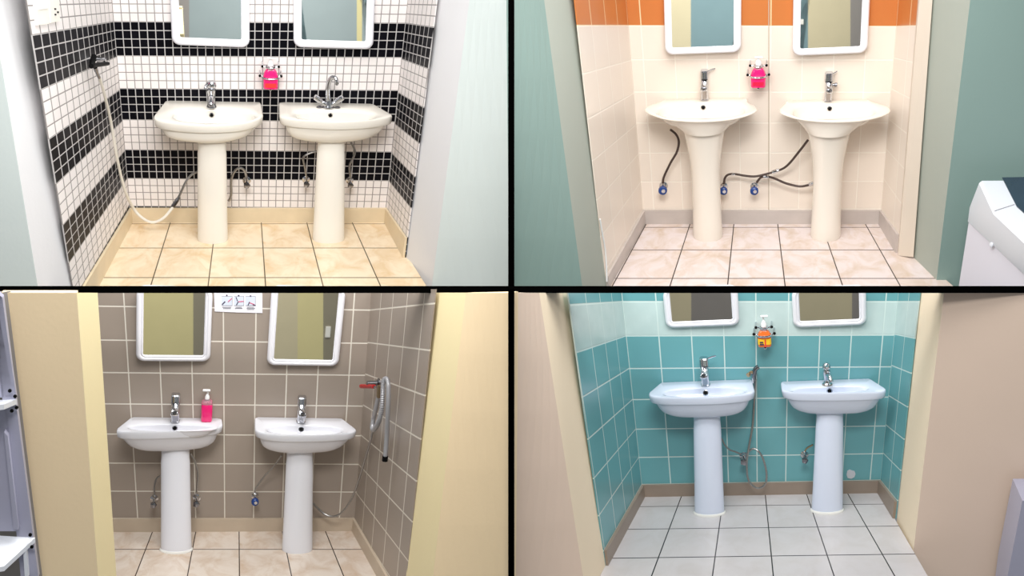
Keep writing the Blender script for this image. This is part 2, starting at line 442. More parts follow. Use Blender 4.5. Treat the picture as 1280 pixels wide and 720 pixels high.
# room 3, taupe tile
H3b = homog([(155.5, 383), (462, 387.5), (170, 614), (444.5, 615)], [(-3, 0), (4.5, 0), (-3, 6), (4.5, 6)])
H3r = homog([(462, 387.5), (543, 379), (444.5, 615), (510, 701)], [(0, 0), (4.55, 0), (0, 6), (4.55, 6)])
H3f = homog([(182, 686.7), (416, 686.7), (171, 715), (427.5, 715)], [(-2, 0), (2, 0), (-2, .8), (2, .8)])
r3, on = shell(3, (300, 541), 6.2, (60, 664), (442, 662.5), TOPD, LIMD, ((0, 0), (0, 1)), ((544, 366), (508, 715)),
               (45, 366), (464, 366), H3b, None, H3r, H3f, ('taupe_tile', 'floor3', 'skirt3'), None, (503, 773),
               {'right': [(442.8, 647), (504, 752)], 'back': [(60, 648), (442.8, 647)]})
surf(r3, 'floor', [(60, 664), (442, 662.5), (503, 773), (60, 773)], lambda x, y: r3.pz(x, y, 0), H3f, 'floor3')
# room 4, teal tile with pale band
H4b = homog([(778, 377), (1122, 377), (802, 605.5), (1100.5, 600)], [(0, 0), (8.37, 0), (0, 6), (8.37, 6)])
H4l = homog([(778, 377), (712, 381), (802, 605.5), (755.5, 687)], [(0, 0), (-4, 0), (0, 6), (-4, 6)])
H4r = homog([(1122, 377), (1149, 377), (1100.5, 600), (1122, 626)], [(0, 0), (1.9, 0), (0, 6), (1.9, 6)])
H4f = homog([(836.5, 661), (1083, 658), (823, 697), (1103, 693)], [(-2, 0), (2, 0), (-2, 1), (2, 1)])
r4, on = shell(4, (955, 541), 6.2, (804, 620), (1099, 615), TOPD, LIMD, ((710, 366), (757.5, 712)), ((1149.5, 366), (1119, 650)),
               (777, 366), (1122.5, 366), H4b, H4l, H4r, H4f, ('teal_tile', 'floor4', 'skirt4'), (757.2, 707), (1119, 648),
               {'left': [(802.5, 605.5), (755, 688)], 'right': [(1100.5, 600), (1121.5, 627)], 'back': [(802.5, 605.5), (1100.5, 600)]})
surf(r4, 'floor', [(804, 620), (1099, 615), (1200, 790), (712, 790)], lambda x, y: r4.pz(x, y, 0), H4f, 'floor4')

# door reveals and outer walls
W = 0.28
L1a = ((40, 44), (98, 401)); L1b = ((5, 100), (47, 357)); R1a = ((545, 6), (504, 357)); R1b = ((586, 6), (540, 356))
yl = r1.Dl; yr = r1.Dr
strip(r1, 'trim_1', L1a, yl, L1b, yl - W, TOPU, LIMU, 'paint1')
strip(r1, 'wall_front', L1b, yl - W, ((-60, 0), (-60, 300)), yl - W, TOPU, LIMU, 'paint1b')
strip(r1, 'trim_2', R1a, yr, R1b, yr - W, TOPU, LIMU, 'paint1')
strip(r1, 'wall_front', R1b, yr - W, ((638.5, 0), (638.5, 300)), yr - W - .3, TOPU, LIMU, 'paint1b')
L2a = ((722, 32), (746, 250)); L2b = ((681, 6), (727.5, 356)); R2a = ((1149, 32), (1122, 316)); R2t = ((1163, 6), (1141, 318)); R2b = ((1212, 6), (1170, 355))
yl = r2.Dl; yr = r2.Dr
strip(r2, 'trim_1', ((722, 32), (758.6, 361)), yl, L2b, yl - W, TOPU, LIMU, 'paint2')
strip(r2, 'wall_front', L2b, yl - W, ((641.5, 0), (641.5, 300)), yl - W - .3, TOPU, LIMU, 'paint2b')
strip(r2, 'trim_2', R2t, yr - .04, R2b, yr - W, TOPU, LIMU, 'paint2')
strip(r2, 'wall_front', R2b, yr - W, ((1340, 0), (1340, 300)), yr - W, TOPU, LIMU, 'paint2b')
# narrow cream door frame at the right of room 2
mb = MB()
pr = [r2.py(1153, -60, yr), r2.py(1169, -60, yr - .04), r2.py(1141, 318, yr - .04), r2.pz(1122, 316, 0)]
f = lambda p, dy: p + Vector((0, dy, 0))
mb.loft([[f(p, -0.03) for p in pr], [f(p, 0.02) for p in pr]])
o = mb.build('door_frame', 'doortrim', room=r2); o.name = 'trim_3'; o['kind'] = 'structure'
L3a = ((122, 366), (145, 712)); L3b = ((96, 366), (122, 712)); R3a = ((544, 366), (508, 715)); R3b = ((582.5, 366), (542, 715))
L3c = ((2, 366), (48, 720))
yl = -0.9; yr = r3.Dr
strip(r3, 'trim_1', L3a, yl, L3b, yl - W, 366.0, LIMD, 'paint3')
strip(r3, 'wall_front', L3b, yl - W, L3c, yl - W, 366.0, LIMD, 'paint3b')
strip(r3, 'wall_side', L3c, yl - W - .01, ((-70, 366), (-70, 700)), yl - W + .5, 366.0, LIMD, 'op_grey')
strip(r3, 'trim_2', R3a, yr, R3b, yr - W, 366.0, LIMD, 'paint3')
strip(r3, 'wall_front', R3b, yr - W, ((638.5, 0), (638.5, 300)), yr - W - .3, 366.0, LIMD, 'paint3b')
L4a = ((710, 366), (757.5, 712)); L4b = ((674, 366), (727.5, 712)); R4a = ((1149.5, 366), (1115, 712)); R4b = ((1180, 366), (1139, 712))
yl = r4.Dl; yr = r4.Dr
strip(r4, 'trim_1', L4a, yl, L4b, yl - W, 366.0, LIMD, 'paint4')
strip(r4, 'wall_front', L4b, yl - W, ((641.5, 0), (641.5, 300)), yl - W - .3, 366.0, LIMD, 'paint4b')
strip(r4, 'trim_2', R4a, yr, R4b, yr - W, 366.0, LIMD, 'paint4')
strip(r4, 'wall_front', R4b, yr - W, ((1340, 0), (1340, 300)), yr - W, 366.0, LIMD, 'paint4b')

# black dividing beams between the four rooms
def beam(name, px, dist, depth):
    mb = MB(); ring = []
    for d_ in (dist, dist + depth):
        ring.append([CAMPOS + RC @ Vector(((x - 640) / F, (360 - y) / F, -1)) * (dist if d_ == dist else d_) * 1.0 for x, y in px])
    a = ring[0]; cz = RC @ Vector((0, 0, -1))
    mb.loft([a, [p + cz * depth for p in a]])
    o = mb.build(name, 'trim_black'); o['kind'] = 'structure'; return o
beam('trim_4', [(-60, 357.5), (1340, 357.5), (1340, 366.3), (-60, 366.3)], 4.97, 0.1)
def post(room, y, y0, y1):
    ring = [room.py(x, r_, y) for x, r_ in ((635.2, y0), (643, y0), (643, y1), (635.2, y1))]
    dd = ((ring[0] + ring[2]) / 2 - room.cam).normalized() * .14
    m = MB(); m.loft([ring, [p + dd for p in ring]]); o = m.build('trim_5', 'trim_black', room=room); o['kind'] = 'structure'
post(r1, -1.42, -60, 362); post(r3, -1.42, 361, 790)

# ================================================================== sanitary ware
def resample(pts, n, closed=True):
    P = [Vector(p) for p in pts]; 
    if closed: P = P + [P[0]]
    L = [0]
    for i in range(len(P) - 1): L.append(L[-1] + (P[i + 1] - P[i]).length)
    out = []
    for k in range(n):
        t = L[-1] * k / n; i = 0
        while i < len(L) - 2 and L[i + 1] < t: i += 1
        q = (t - L[i]) / max(1e-9, L[i + 1] - L[i]); out.append(P[i].lerp(P[i + 1], q))
    return out

def polar(pts, c, n):
    """resample a closed star-shaped outline by angle about c (2D in x,y)"""
    out = []
    m = len(pts)
    for k in range(n):
        a = 2 * math.pi * k / n; dx, dy = math.cos(a), math.sin(a); best = None
        for i in range(m):
            p = pts[i]; q = pts[(i + 1) % m]
            ex, ey = q.x - p.x, q.y - p.y; den = dx * ey - dy * ex
            if abs(den) < 1e-12: continue
            t = ((p.x - c.x) * ey - (p.y - c.y) * ex) / den; w = ((p.x - c.x) * dy - (p.y - c.y) * dx) / den
            if t > 0 and -1e-6 <= w <= 1 + 1e-6 and (best is None or t > best): best = t
        out.append(Vector((c.x + dx * best, c.y + dy * best, 0)))
    return out

SINKS = {}
def sink(room, key, label, group, style, cer, yb, back, front, bowl, rim, under, ped, foot, hole, seal=False):
    """yb: pixel row of the back edge; back: (x0,x1); front: list of px points of the rim edge left->right;
    bowl: (x0,x1,yback,yfront) px of the basin opening; rim: px rim thickness; under: px row of bowl bottom;
    ped: (x0,x1) at top; foot:(x0,x1,y)"""
    zt = room.py((back[0] + back[1]) / 2, yb, 0).z
    s = room.mpp(-0.2)
    Pz = lambda x, y, z=zt: room.pz(x, y, z)
    bl = Pz(back[0], yb); br = Pz(back[1], yb); bl.y = br.y = -0.003
    fr = [Pz(x, y) for x, y in front]
    fr = smooth_line(fr, 6) if style == 'd' else smooth_line(fr, 6)
    out = [br, bl] + fr
    cx = (bowl[0] + bowl[1]) / 2
    bc = [Pz(bowl[0], (bowl[2] + bowl[3]) / 2), Pz(bowl[1], (bowl[2] + bowl[3]) / 2), Pz(cx, bowl[2]), Pz(cx, bowl[3])]
    cen = Vector(((bc[0].x + bc[1].x) / 2, (bc[2].y + bc[3].y) / 2, 0)); ra = (bc[1].x - bc[0].x) / 2; rb = (bc[2].y - bc[3].y) / 2
    N_ = 96
    O = polar(out, cen, N_)
    def E(k, sc, n=2.5):
        a = 2 * math.pi * k / N_; ca, sa = math.cos(a), math.sin(a)
        rr = (abs(ca) ** n + abs(sa) ** n) ** (-1 / n)
        return Vector((cen.x + ra * sc * rr * ca, cen.y + rb * sc * rr * sa, 0))
    ct = math.cos(TILT)
    hr = rim * s / ct
    # foot
    fy = foot[2]; pf = room.pz((foot[0] + foot[1]) / 2, fy, 0)
    fw = (room.pz(foot[1], fy, 0) - room.pz(foot[0], fy, 0)).length / 2
    PR = .62 if style == 'd' else .9      # pedestal depth to width
    fcy = pf.y + fw * PR
    ymin0 = min(p.y for p in O); pw0 = (ped[1] - ped[0]) / 2 * s
    tcy = (ymin0 + .06 + PR * pw0) if style == 'd' else fcy
    pcx = room.py((ped[0] + ped[1]) / 2, under, tcy).x; pw = (room.py(ped[1], under, tcy) - room.py(ped[0], under, tcy)).length / 2
    frontmin = min(p.y for p in O)
    # underside meets pedestal: height of bowl bottom seen at row 'under'
    zb = room.py((ped[0] + ped[1]) / 2, under, tcy - pw * 1.3).z
    def at(p, z, q=1.0, c=None):
        c = c or cen; v = Vector((c.x + (p.x - c.x) * q, c.y + (p.y - c.y) * q, z)); v.y = min(v.y, -0.003); return v
    pc = Vector((pcx, tcy, 0))
    def PE(k, sc, c=pc, rx=pw, ry=None):
        a = 2 * math.pi * k / N_; return Vector((c.x + rx * sc * math.cos(a), min(-0.004, c.y + (ry or rx) * sc * math.sin(a)), 0))
    xs = [p.x for p in O]; ys = [p.y for p in O]
    ec = Vector(((max(xs) + min(xs)) / 2, (max(ys) + min(ys)) / 2, 0)); ex = (max(xs) - min(xs)) / 2; ey = (max(ys) - min(ys)) / 2
    def EF(k):
        a = 2 * math.pi * k / N_; return Vector((ec.x + ex * .84 * math.cos(a), ec.y + ey * .92 * math.sin(a), 0))
    b = MB(); rings = []
    # outside going up
    if style == 'd':
        cy_ = cen.y * .5 + tcy * .5; ymin = min(p.y for p in O)
        zb = room.py((ped[0] + ped[1]) / 2, under, min(cy_ + (ymin - cy_) * .52, tcy - pw * PR * 1.02)).z
        zr = zt - hr
        rings.append([PE(k, .9, pc, pw, pw * PR) + Vector((0, 0, zb + .003)) for k in range(N_)])
        for q_, h in [(.47, 0.0), (.58, .05), (.70, .18), (.79, .36), (.84, .58), (.875, .80), (.895, .96), (.90, 1.0)]:
            cc = Vector((cen.x + (pcx - cen.x) * (1 - h), cen.y + (cy_ - cen.y) * (1 - h), 0))
            rg = []
            for k in range(N_):
                a_ = at(cc + (O[k] - cen), zb + (zr - zb) * h, q_, cc)
                if h < .4:
                    g_ = (a_ - pc); kx = pw * (1.02 + .1 * h); ky = kx * PR; L_ = math.hypot(g_.x / kx, g_.y / ky)
                    if L_ < 1: a_ = Vector((pc.x + g_.x / L_, min(-.003, pc.y + g_.y / L_), a_.z))
                rg.append(a_)
            rings.append(rg)
        rings.append([at(O[k], zr, 0.965) for k in range(N_)])
        rings.append([at(O[k], zr + 0.004, 0.985) for k in range(N_)])
        rings.append([at(O[k], zt - 0.009, 1.0) for k in range(N_)])
    else:
        prof = [(1.0, 0.0), (.9, .14), (.74, .32), (.55, .52), (.36, .72), (0.18, .88), (0.05, .98), (0, 1)]
        for t, h in prof:
            w_ = min(1.0, t * 2.2)
            rings.append([Vector((*(at(O[k].lerp(EF(k), w_), 0, 0.96).lerp(PE(k, 1.06), t)).xy, zb + (zt - hr - zb) * h)) for k in range(N_)])
        rings.append([at(O[k], zt - hr + 0.004, 0.99) for k in range(N_)])
        rings.append([at(O[k], zt - 0.006, 1.0) for k in range(N_)])
    rings.append([at(O[k], zt - 0.002, 0.992) for k in range(N_)])
    rings.append([at(O[k], zt, 0.975) for k in range(N_)])
    depth = 0.12
    lip = 0.0 if style == 'd' else 0.0
    rings.append([Vector((*at(O[k], 0, 0.94).lerp(E(k, 1.05), .5).xy, zt - 0.002)) for k in range(N_)])
    for sc, dz in ((1.06, .003), (1.0, .008), (.97, .02), (.92, .05), (.8, .085), (.6, .105), (.3, .118), (.06, .122)):
        rings.append([Vector((*E(k, sc).xy, zt - dz * min(1, (zt - zb - .014) / .122 * (.5 if room.n > 2 else 1.0)))) for k in range(N_)])
    b.loft(rings)
    base = Vector((pcx, fcy, 0))
    root = bpy.data.objects.new('pedestal_sink', None); COL.objects.link(root); root.matrix_world = room.M @ Matrix.Translation(base)
    root.empty_display_size = .1
    tag(root, label, 'sink', group)
    bo = b.build('basin', cer, root, base=base, sharp=50)
    bv = BVHTree.FromPolygons([tuple(p) for p in b.v], b.f)
    # pedestal
    p = MB(); rings = []; zc = zb + (0.002 if style == 'd' else 0.012)
    fc = Vector((pf.x, fcy, 0))
    if style == 'd':
        pr = [(0, 1.0), (.015, 1.02), (.06, 1.01), (.3, .99), (.6, .975), (.86, .96), (.9, .93), (1.0, .93)]
        for h, q in pr:
            c = fc.lerp(pc, h); r_ = (fw * (1 - h) + pw * h) * q
            rings.append([Vector((PE(k, 1, c, r_, r_ * PR).x, PE(k, 1, c, r_, r_ * PR).y, zc * h)) for k in range(N_)])
    else:
        for h, q in [(0, 1.0), (.015, 1.03), (.1, 1.0), (.35, .96), (.5, .955), (.62, 1.0), (.74, 1.13), (.85, 1.3), (.94, 1.47), (1.0, 1.6)]:
            c = fc.lerp(pc, h); r_ = fw * q
            q1 = 1 + (pw / fw / 1.6 - 1) * max(0, (h - .5) * 2)
            r_ *= q1
            rings.append([Vector((PE(k, 1, c, r_, r_ * PR).x, PE(k, 1, c, r_, r_ * PR).y, zc * h)) for k in range(N_)])
    p.loft(rings); p.build('pedestal', cer, root, base=base, sharp=60)
    # overflow hole: ring and dark hole on the back of the bowl
    hit = bv.ray_cast(room.cam, room.d(*hole))
    if hit[0] is not None:
        q, nn = hit[0], hit[1]
        if nn.dot(room.cam - q) < 0: nn = -nn
        w = MB(); w.lathe(q - nn * .004, [(.0125, 0), (.0125, .0055), (.009, .006)], nn, 20); w.build('overflow_ring', 'chrome', root, base=base)
        w = MB(); w.lathe(q - nn * .002, [(.0088, 0), (.0088, .0045)], nn, 20); w.build('overflow_hole', 'black', root, base=base)
    dr = bv.ray_cast(Vector((cen.x, cen.y, zt + .2)), Vector((0, 0, -1)))
    if dr[0] is not None:
        w = MB(); w.lathe(dr[0], [(.017, -.001), (.017, .003), (.012, .004), (.009, .001)], (0, 0, 1), 20); w.build('drain', 'chrome', root, base=base)
    if seal:
        w = MB(); w.lathe(Vector((pf.x, fcy, 0)), [(fw * 1.09, 0), (fw * 1.09, .004), (fw * 1.0, .010)], (0, 0, 1), 40, 1, PR * 1.02); w.build('sealant_bead', 'sealant', root, base=base)
    SINKS[key] = (zt, s, bv)
    return root

G1 = None
sink(r1, '1a', 'white pedestal sink on black and white mosaic, left one, with a single-lever tap', None, 'd', 'ceramic1',
     126, (207, 326), [(192, 144.5), (193.5, 149), (207, 152.5), (235, 155.3), (262, 156.2), (295, 154.5), (318, 150), (328, 145), (328.5, 141)],
     (217, 318, 136, 153), 10, 179, (246, 284), (247, 284.5, 305), (264.5, 144))
sink(r1, '1b', 'white pedestal sink on the right of the mosaic room, with a two-handle gooseneck tap', None, 'd', 'ceramic1',
     128, (348.5, 466), [(348.8, 141), (351, 146), (368, 149), (392, 150.7), (418, 152), (450, 151), (475, 148.5), (489, 145.5), (490, 143)],
     (370, 468, 137, 150.5), 10, 179.5, (396, 432), (391.5, 431, 304.5), (413, 144))
sink(r2, '2a', 'wide winged ivory pedestal sink on cream tiles, left of the wall soap holder', None, 'wing', 'ceramic2',
     122.5, (831, 934), [(824, 127.5), (812, 131), (805.8, 136), (812, 141.5), (830, 147.5), (850, 150), (876, 151), (905, 149.3), (925, 146), (940, 141), (946.5, 136.5), (944, 132), (937, 129), (934.5, 127)],
     (822, 932, 128, 147), 3, 173, (853, 907), (866, 902.5, 302.5), (879, 134.5))
sink(r2, '2b', 'wide winged ivory pedestal sink on cream tiles, right one, fed by crossing hoses', None, 'wing', 'ceramic2',
     124, (983, 1085), [(981, 129), (976, 134), (974.2, 137.5), (978, 141.5), (995, 147), (1020, 150.5), (1045, 151.3), (1075, 150), (1098, 145.5), (1111, 140), (1113, 136), (1108, 132), (1095, 128.5), (1087, 125.5)],
     (990, 1095, 129, 147.5), 3, 175, (1008, 1064), (1014, 1051, 302.5), (1037, 136))
sink(r3, '3a', 'white pedestal sink on the left against taupe tiles, carrying the pink soap pump bottle', None, 'd', 'ceramic3',
     521.5, (164, 277.5), [(146.5, 535), (145.8, 537.5), (149, 539.5), (170, 540), (200, 539.5), (235, 538), (262, 535.5), (276, 533), (278.5, 530)],
     (160, 268, 530, 538.5), 9, 566, (200, 238), (200.5, 239, 692.5), (218.5, 535.2), True)
sink(r3, '3b', 'white pedestal sink on taupe tiles nearest the wall hose with the red handle', None, 'd', 'ceramic3',
     521.5, (318.3, 427.5), [(318.3, 534), (320.5, 538.5), (335, 542), (360, 543.7), (390, 543.7), (420, 542.5), (438, 541), (445.2, 538), (444.5, 535.5)],
     (333, 428, 531, 542.5), 9, 568, (357, 392), (353, 391, 692.5), (376.5, 536.5))
sink(r4, '4a', 'bluish white pedestal sink on the left against teal tiles, beside the hanging spray hose', None, 'd', 'ceramic4',
     475.5, (826.5, 940), [(811.5, 490), (811, 493), (815, 495.5), (830, 496.8), (862, 496.8), (895, 496), (920, 494), (938, 491.5), (943.5, 488)],
     (830, 932, 484, 495), 9.5, 523, (866, 902), (868, 905, 646), (882, 491), True)
sink(r4, '4b', 'bluish white pedestal sink on the right against teal tiles, beside the white plaster patch', None, 'd', 'ceramic4',
     474.5, (975.5, 1088), [(976.5, 485), (979, 488.5), (992, 490.7), (1015, 491.4), (1050, 491.2), (1085, 490.5), (1102, 489.3), (1107.5, 487), (1106, 484.5)],
     (990, 1085, 483, 490.3), 9.5, 519.5, (1020, 1055.5), (1015, 1054, 643), (1037, 488.5), True)

# ------------------------------------------------------------------ mirrors
YW = -0.8
MIR = {}
def mirror(room, x0, x1, yt, yb, wpx, label, lean=(0, 0), target=(0, 0), key=None):
    a = room.py(x0, yb, 0); b = room.py(x1, yb, 0); c = room.py((x0 + x1) / 2, yt, 0)
    w = (b.x - a.x) / 2; zb = (a.z + b.z) / 2; h = (c.z - zb) / 2; cx = (a.x + b.x) / 2; cz = zb + h
    # the glass faces the opposite wall at the target (x, height), so the mirror hangs a little tilted
    pcn = room.py((x0 + x1) / 2, max(yt, 5) * .5 + yb * .5, -.02)
    t_ = room.I @ Vector((target[0], YW, target[1]))
    nv = ((t_ - pcn).normalized() - (pcn - room.cam).normalized()).normalized()
    sx_, sz_ = -nv.x / nv.y, -nv.z / nv.y
    mxo = abs(sx_) * w + max(sz_ * (cz + h - pcn.z), sz_ * (cz - h - pcn.z))
    off = lambda p: sx_ * (p.x - cx) + sz_ * (p.z - pcn.z) - mxo
    MIR[key] = (Vector((cx, -mxo - .0165, pcn.z)), nv)
    fw = wpx * room.mpp(0); base = Vector((cx, 0, zb))
    root = bpy.data.objects.new('wall_mirror', None); COL.objects.link(root); root.matrix_world = room.M @ Matrix.Translation(base)
    tag(root, label, 'mirror')
    sh = lean[0]
    topf = .35 if room.n > 2 else 1.0
    def ring(ins, y, rad):
        r = []; rad = max(0.002, rad)
        for qx, qz, a0 in ((1, 1, 0), (-1, 1, 90), (-1, -1, 180), (1, -1, 270)):
            for k in range(9):
                t = math.radians(a0 + 90 * k / 8)
                x = qx * (w - ins - rad) + rad * math.cos(t); z = qz * (h - ins * (topf if qz > 0 else 1) - rad) + rad * math.sin(t)
                x *= 1 + (z + h) * lean[1]
                q0 = Vector((cx + x + sh * (z + h), y, cz + z))
                if y < -.0021: q0.y += off(q0)
                r.append(q0)
        return r
    R = 9.5 * room.mpp(0)
    m = MB(); m.loft([ring(0.002, -.002, R), ring(0, -.012, R), ring(.003, -.019, R), ring(fw * .3, -.024, R * .8), ring(fw * .5, -.024, R * .7),
                      ring(fw * .62, -.019, R * .6), ring(fw * .78, -.022, R * .5), ring(fw * .93, -.019, R * .25), ring(fw, -.010, .003)], False, False)
    m.build('frame', 'frame', root, base=base, sharp=60)
    g = MB(); g.loft([ring(fw * .9, -.0145, .003), ring(fw * .9, -.0165, .003)]); g.build('glass', 'mirror', root, base=base)
    return root
mirror(r1, 215.5, 312, -26, 54, 10, 'white-framed mirror over the left sink of the mosaic room', (0, .03), (-0.94, 0.85), '1a')
mirror(r1, 366.5, 465.5, -26, 56.5, 10, 'white-framed mirror over the right sink of the mosaic room, beside the right wall', (0, .03), (0.72, 0.85), '1b')
mirror(r2, 832.5, 926.5, -26, 62.5, 9, 'white-framed mirror over the left sink of the cream tiled room', (0, .02), (-0.05, 0.85), '2a')
mirror(r2, 990.5, 1083.5, -26, 63.5, 9, 'white-framed mirror over the right sink of the cream tiled room', (0, .03), (1.48, 0.85), '2b')
mirror(r3, 170.5, 263, 357, 449.5, 9, 'white-framed mirror over the sink with the pink soap bottle', (0, .01), (-0.3, -0.85), '3a')
mirror(r3, 333, 423, 357, 455.5, 9, 'white-framed mirror between the paper poster and the grey wall hose', (.02, .03), (0.5, -0.85), '3b')
mirror(r4, 832.5, 925, 357, 407, 9, 'white-framed mirror on the pale tile band left of the orange soap bottle', (0, .02), (-0.3, -1.7), '4a')
mirror(r4, 991.5, 1083, 357, 406.5, 9, 'white-framed mirror on the pale tile band right of the orange soap bottle', (0, .02), (0.95, -1.7), '4b')

# ------------------------------------------------------------------ taps
def rot_to(v, up=(0, 0, 1)):
    return Vector(v).to_track_quat('Z', 'Y').to_matrix()

def tap(room, key, foot, toppx, kind, label):
    zt, s, bv = SINKS[key]
    p = room.pz(foot[0], foot[1], zt); base = p.copy(); base.z = zt - .0005
    H = (foot[1] - toppx[1]) * s / math.cos(TILT)       # overall height
    root = bpy.data.objects.new('mixer_tap', None); COL.objects.link(root); root.matrix_world = room.M @ Matrix.Translation(base)
    tag(root, label, 'tap')
    B = lambda m, n, mat='chrome', sharp=35: m.build(n, mat, root, base=base, sharp=sharp)
    b = base; V = Vector
    if kind in ('modern', 'modern_lever', 'modern_knob'):
        r = .0185
        m = MB()
        def rr(z, w, d, oy=0): 
            return [b + V((w * math.copysign(abs(math.cos(a)) ** .55, math.cos(a)), oy + d * math.copysign(abs(math.sin(a)) ** .55, math.sin(a)), z)) for a in [2 * math.pi * k / 28 for k in range(28)]]
        m.loft([rr(0, r * 1.12, r * 1.12), rr(.006, r * 1.12, r * 1.12), rr(.008, r, r), rr(H * .35, r * .95, r, -.001), rr(H * .66, r * 1.02, r * 1.1, -.004), rr(H * .70, r * 1.02, r * 1.1, -.004)])
        B(m, 'body')
        m = MB(); R = Matrix.Rotation(math.radians(12), 3, 'X')
        m.box(b + V((0, -.055, H * .60)), (.034, .085, .020), R, .006); B(m, 'spout')
        m = MB(); m.lathe(b + V((0, -.094, H * .545)), [(.010, 0), (.010, .012)], (0, 0, 1), 16); B(m, 'aerator', 'dark_chrome')
        m = MB(); m.loft([rr(H * .715, r * .9, r * .9, -.003), rr(H * .73, r * 1.1, r * 1.15, -.004), rr(H * .95, r * 1.08, r * 1.15, -.002), rr(H * .98, r * .95, r, 0)]); B(m, 'handle', 'chrome')
        if kind != 'modern':
            m = MB(); m.tube([b + V((r * .6, .002, H * .90)), b + V((.033, .006, H * .97)), b + V((.054 if kind == 'modern_lever' else .040, .008, H * 1.0))], .0035, 8, 3); B(m, 'lever')
        if kind == 'modern_knob':
            m = MB(); m.lathe(b + V((.012, -.012, H * .58)), [(.007, 0), (.007, .016), (.011, .018), (.011, .028), (.006, .030)], (1, 0, 0), 16); B(m, 'side_knob', 'dark_chrome')
    elif kind == 'chunky':
        r = .02
        m = MB(); m.lathe(b, [(r * 1.25, 0), (r * 1.25, .006), (r * 1.05, .012), (r * .95, H * .3), (r * .9, H * .5), (r * 1.15, H * .62), (r * 1.1, H * .72), (r * .7, H * .75)], (0, 0, 1), 24); B(m, 'body')
        m = MB(); m.tube([b + V((0, -.005, H * .38)), b + V((0, -.04, H * .46)), b + V((0, -.08, H * .44)), b + V((0, -.098, H * .34))], lambda t: .016 - .004 * t, 14, 6); B(m, 'spout')
        m = MB(); m.lathe(b + V((0, -.099, H * .31)), [(.011, 0), (.013, .004), (.012, .012)], (0, 0, 1), 16); B(m, 'aerator', 'dark_chrome')
        m = MB(); m.lathe(b + V((.002, 0, H * .74)), [(r * .9, 0), (r * 1.2, .01), (r * 1.15, H * .17), (r * .8, H * .25), (r * .3, H * .27)], (0, 0, 1), 20); B(m, 'handle')
        m = MB(); m.tube([b + V((-.002, -.004, H * .90)), b + V((-.014, -.02, H * .95)), b + V((-.024, -.036, H * .90)), b + V((-.029, -.045, H * .80))], lambda t: .009 - .004 * t, 10, 5); B(m, 'lever')
    elif kind == 'gooseneck':
        m = MB(); m.lathe(b, [(.03, 0), (.03, .005), (.026, .012), (.018, .028), (.014, .045), (.010, .06)], (0, 0, 1), 24, 1.0, .8); B(m, 'body')
        m = MB(); m.tube([b + V((-.002, 0, .04)), b + V((-.005, 0, H * .45)), b + V((-.001, -.006, H * .78)), b + V((.012, -.016, H * .96)), b + V((.030, -.030, H * .98)), b + V((.037, -.038, H * .88)), b + V((.036, -.038, H * .80))],
                         lambda t: .0135 - .004 * t, 14, 6); B(m, 'spout')
        for sx in (-1, 1):
            m = MB(); d = V((sx * .78, -.1, .62)).normalized()
            m.lathe(b + V((sx * .006, -.006, .012)), [(.010, 0), (.011, .03), (.008, .036), (.013, .040), (.015, .066), (.014, .083), (.006, .086)], d, 14); B(m, 'handle')
            m = MB(); m.lathe(b + V((sx * .045, 0, .0)), [(.016, 0), (.016, .004), (.009, .008)], (0, 0, 1), 16, 1.0, .6); B(m, 'foot_flange', 'dark_chrome')
    elif kind == 'classic':
        m = MB(); m.lathe(b, [(.021, 0), (.021, .005), (.016, .010), (.013, .02), (.014, H * .35), (.017, H * .5), (.016, H * .66), (.010, H * .7)], (0, 0, 1), 24); B(m, 'body')
        m = MB(); m.lathe(b, [(.0225, 0), (.0225, .003), (.02, .004)], (0, 0, 1), 24); B(m, 'base_ring', 'brass')
        m = MB(); m.tube([b + V((.002, -.008, H * .45)), b + V((.008, -.04, H * .55)), b + V((.012, -.065, H * .50)), b + V((.014, -.074, H * .38))], lambda t: .011, 12, 5); B(m, 'spout')
        m = MB(); m.lathe(b + V((0, 0, H * .68)), [(.010, 0), (.017, .006), (.019, H * .16), (.015, H * .25), (.006, H * .31)], (0, 0, 1), 20); B(m, 'handle')
        m = MB(); m.tube([b + V((0, -.01, H * .86)), b + V((0, -.03, H * .93)), b + V((0, -.045, H * .92))], lambda t: .008 - .003 * t, 8, 4); B(m, 'lever')
    return root
tap(r1, '1a', (264.5, 134), (264.5, 102.5), 'chunky', 'chrome single-lever tap on the left sink of the mosaic room, its lever curving forward')
tap(r1, '1b', (410.5, 134.5), (410.5, 95.5), 'gooseneck', 'chrome two-handle tap with a curved swan neck spout')
tap(r2, '2a', (881, 124.5), (879, 88), 'modern_lever', 'squared chrome tap on the left winged sink, plain sided')
tap(r2, '2b', (1035, 126), (1036, 91.5), 'modern_knob', 'squared chrome tap on the right winged sink, with a small side knob')
tap(r3, '3a', (219, 527), (218, 491), 'modern', 'chrome pillar tap beside the pink soap pump bottle')
tap(r3, '3b', (376, 527.5), (377, 493.5), 'modern', 'chrome pillar tap on the right sink of the taupe tiled room')
tap(r4, '4a', (882, 481.5), (881, 445.5), 'modern_lever', 'chrome tap with a thin lever pointing right, on the left sink by teal tiles')
tap(r4, '4b', (1034, 480.5), (1035, 453), 'classic', 'rounded old-style chrome tap with a brass base ring')

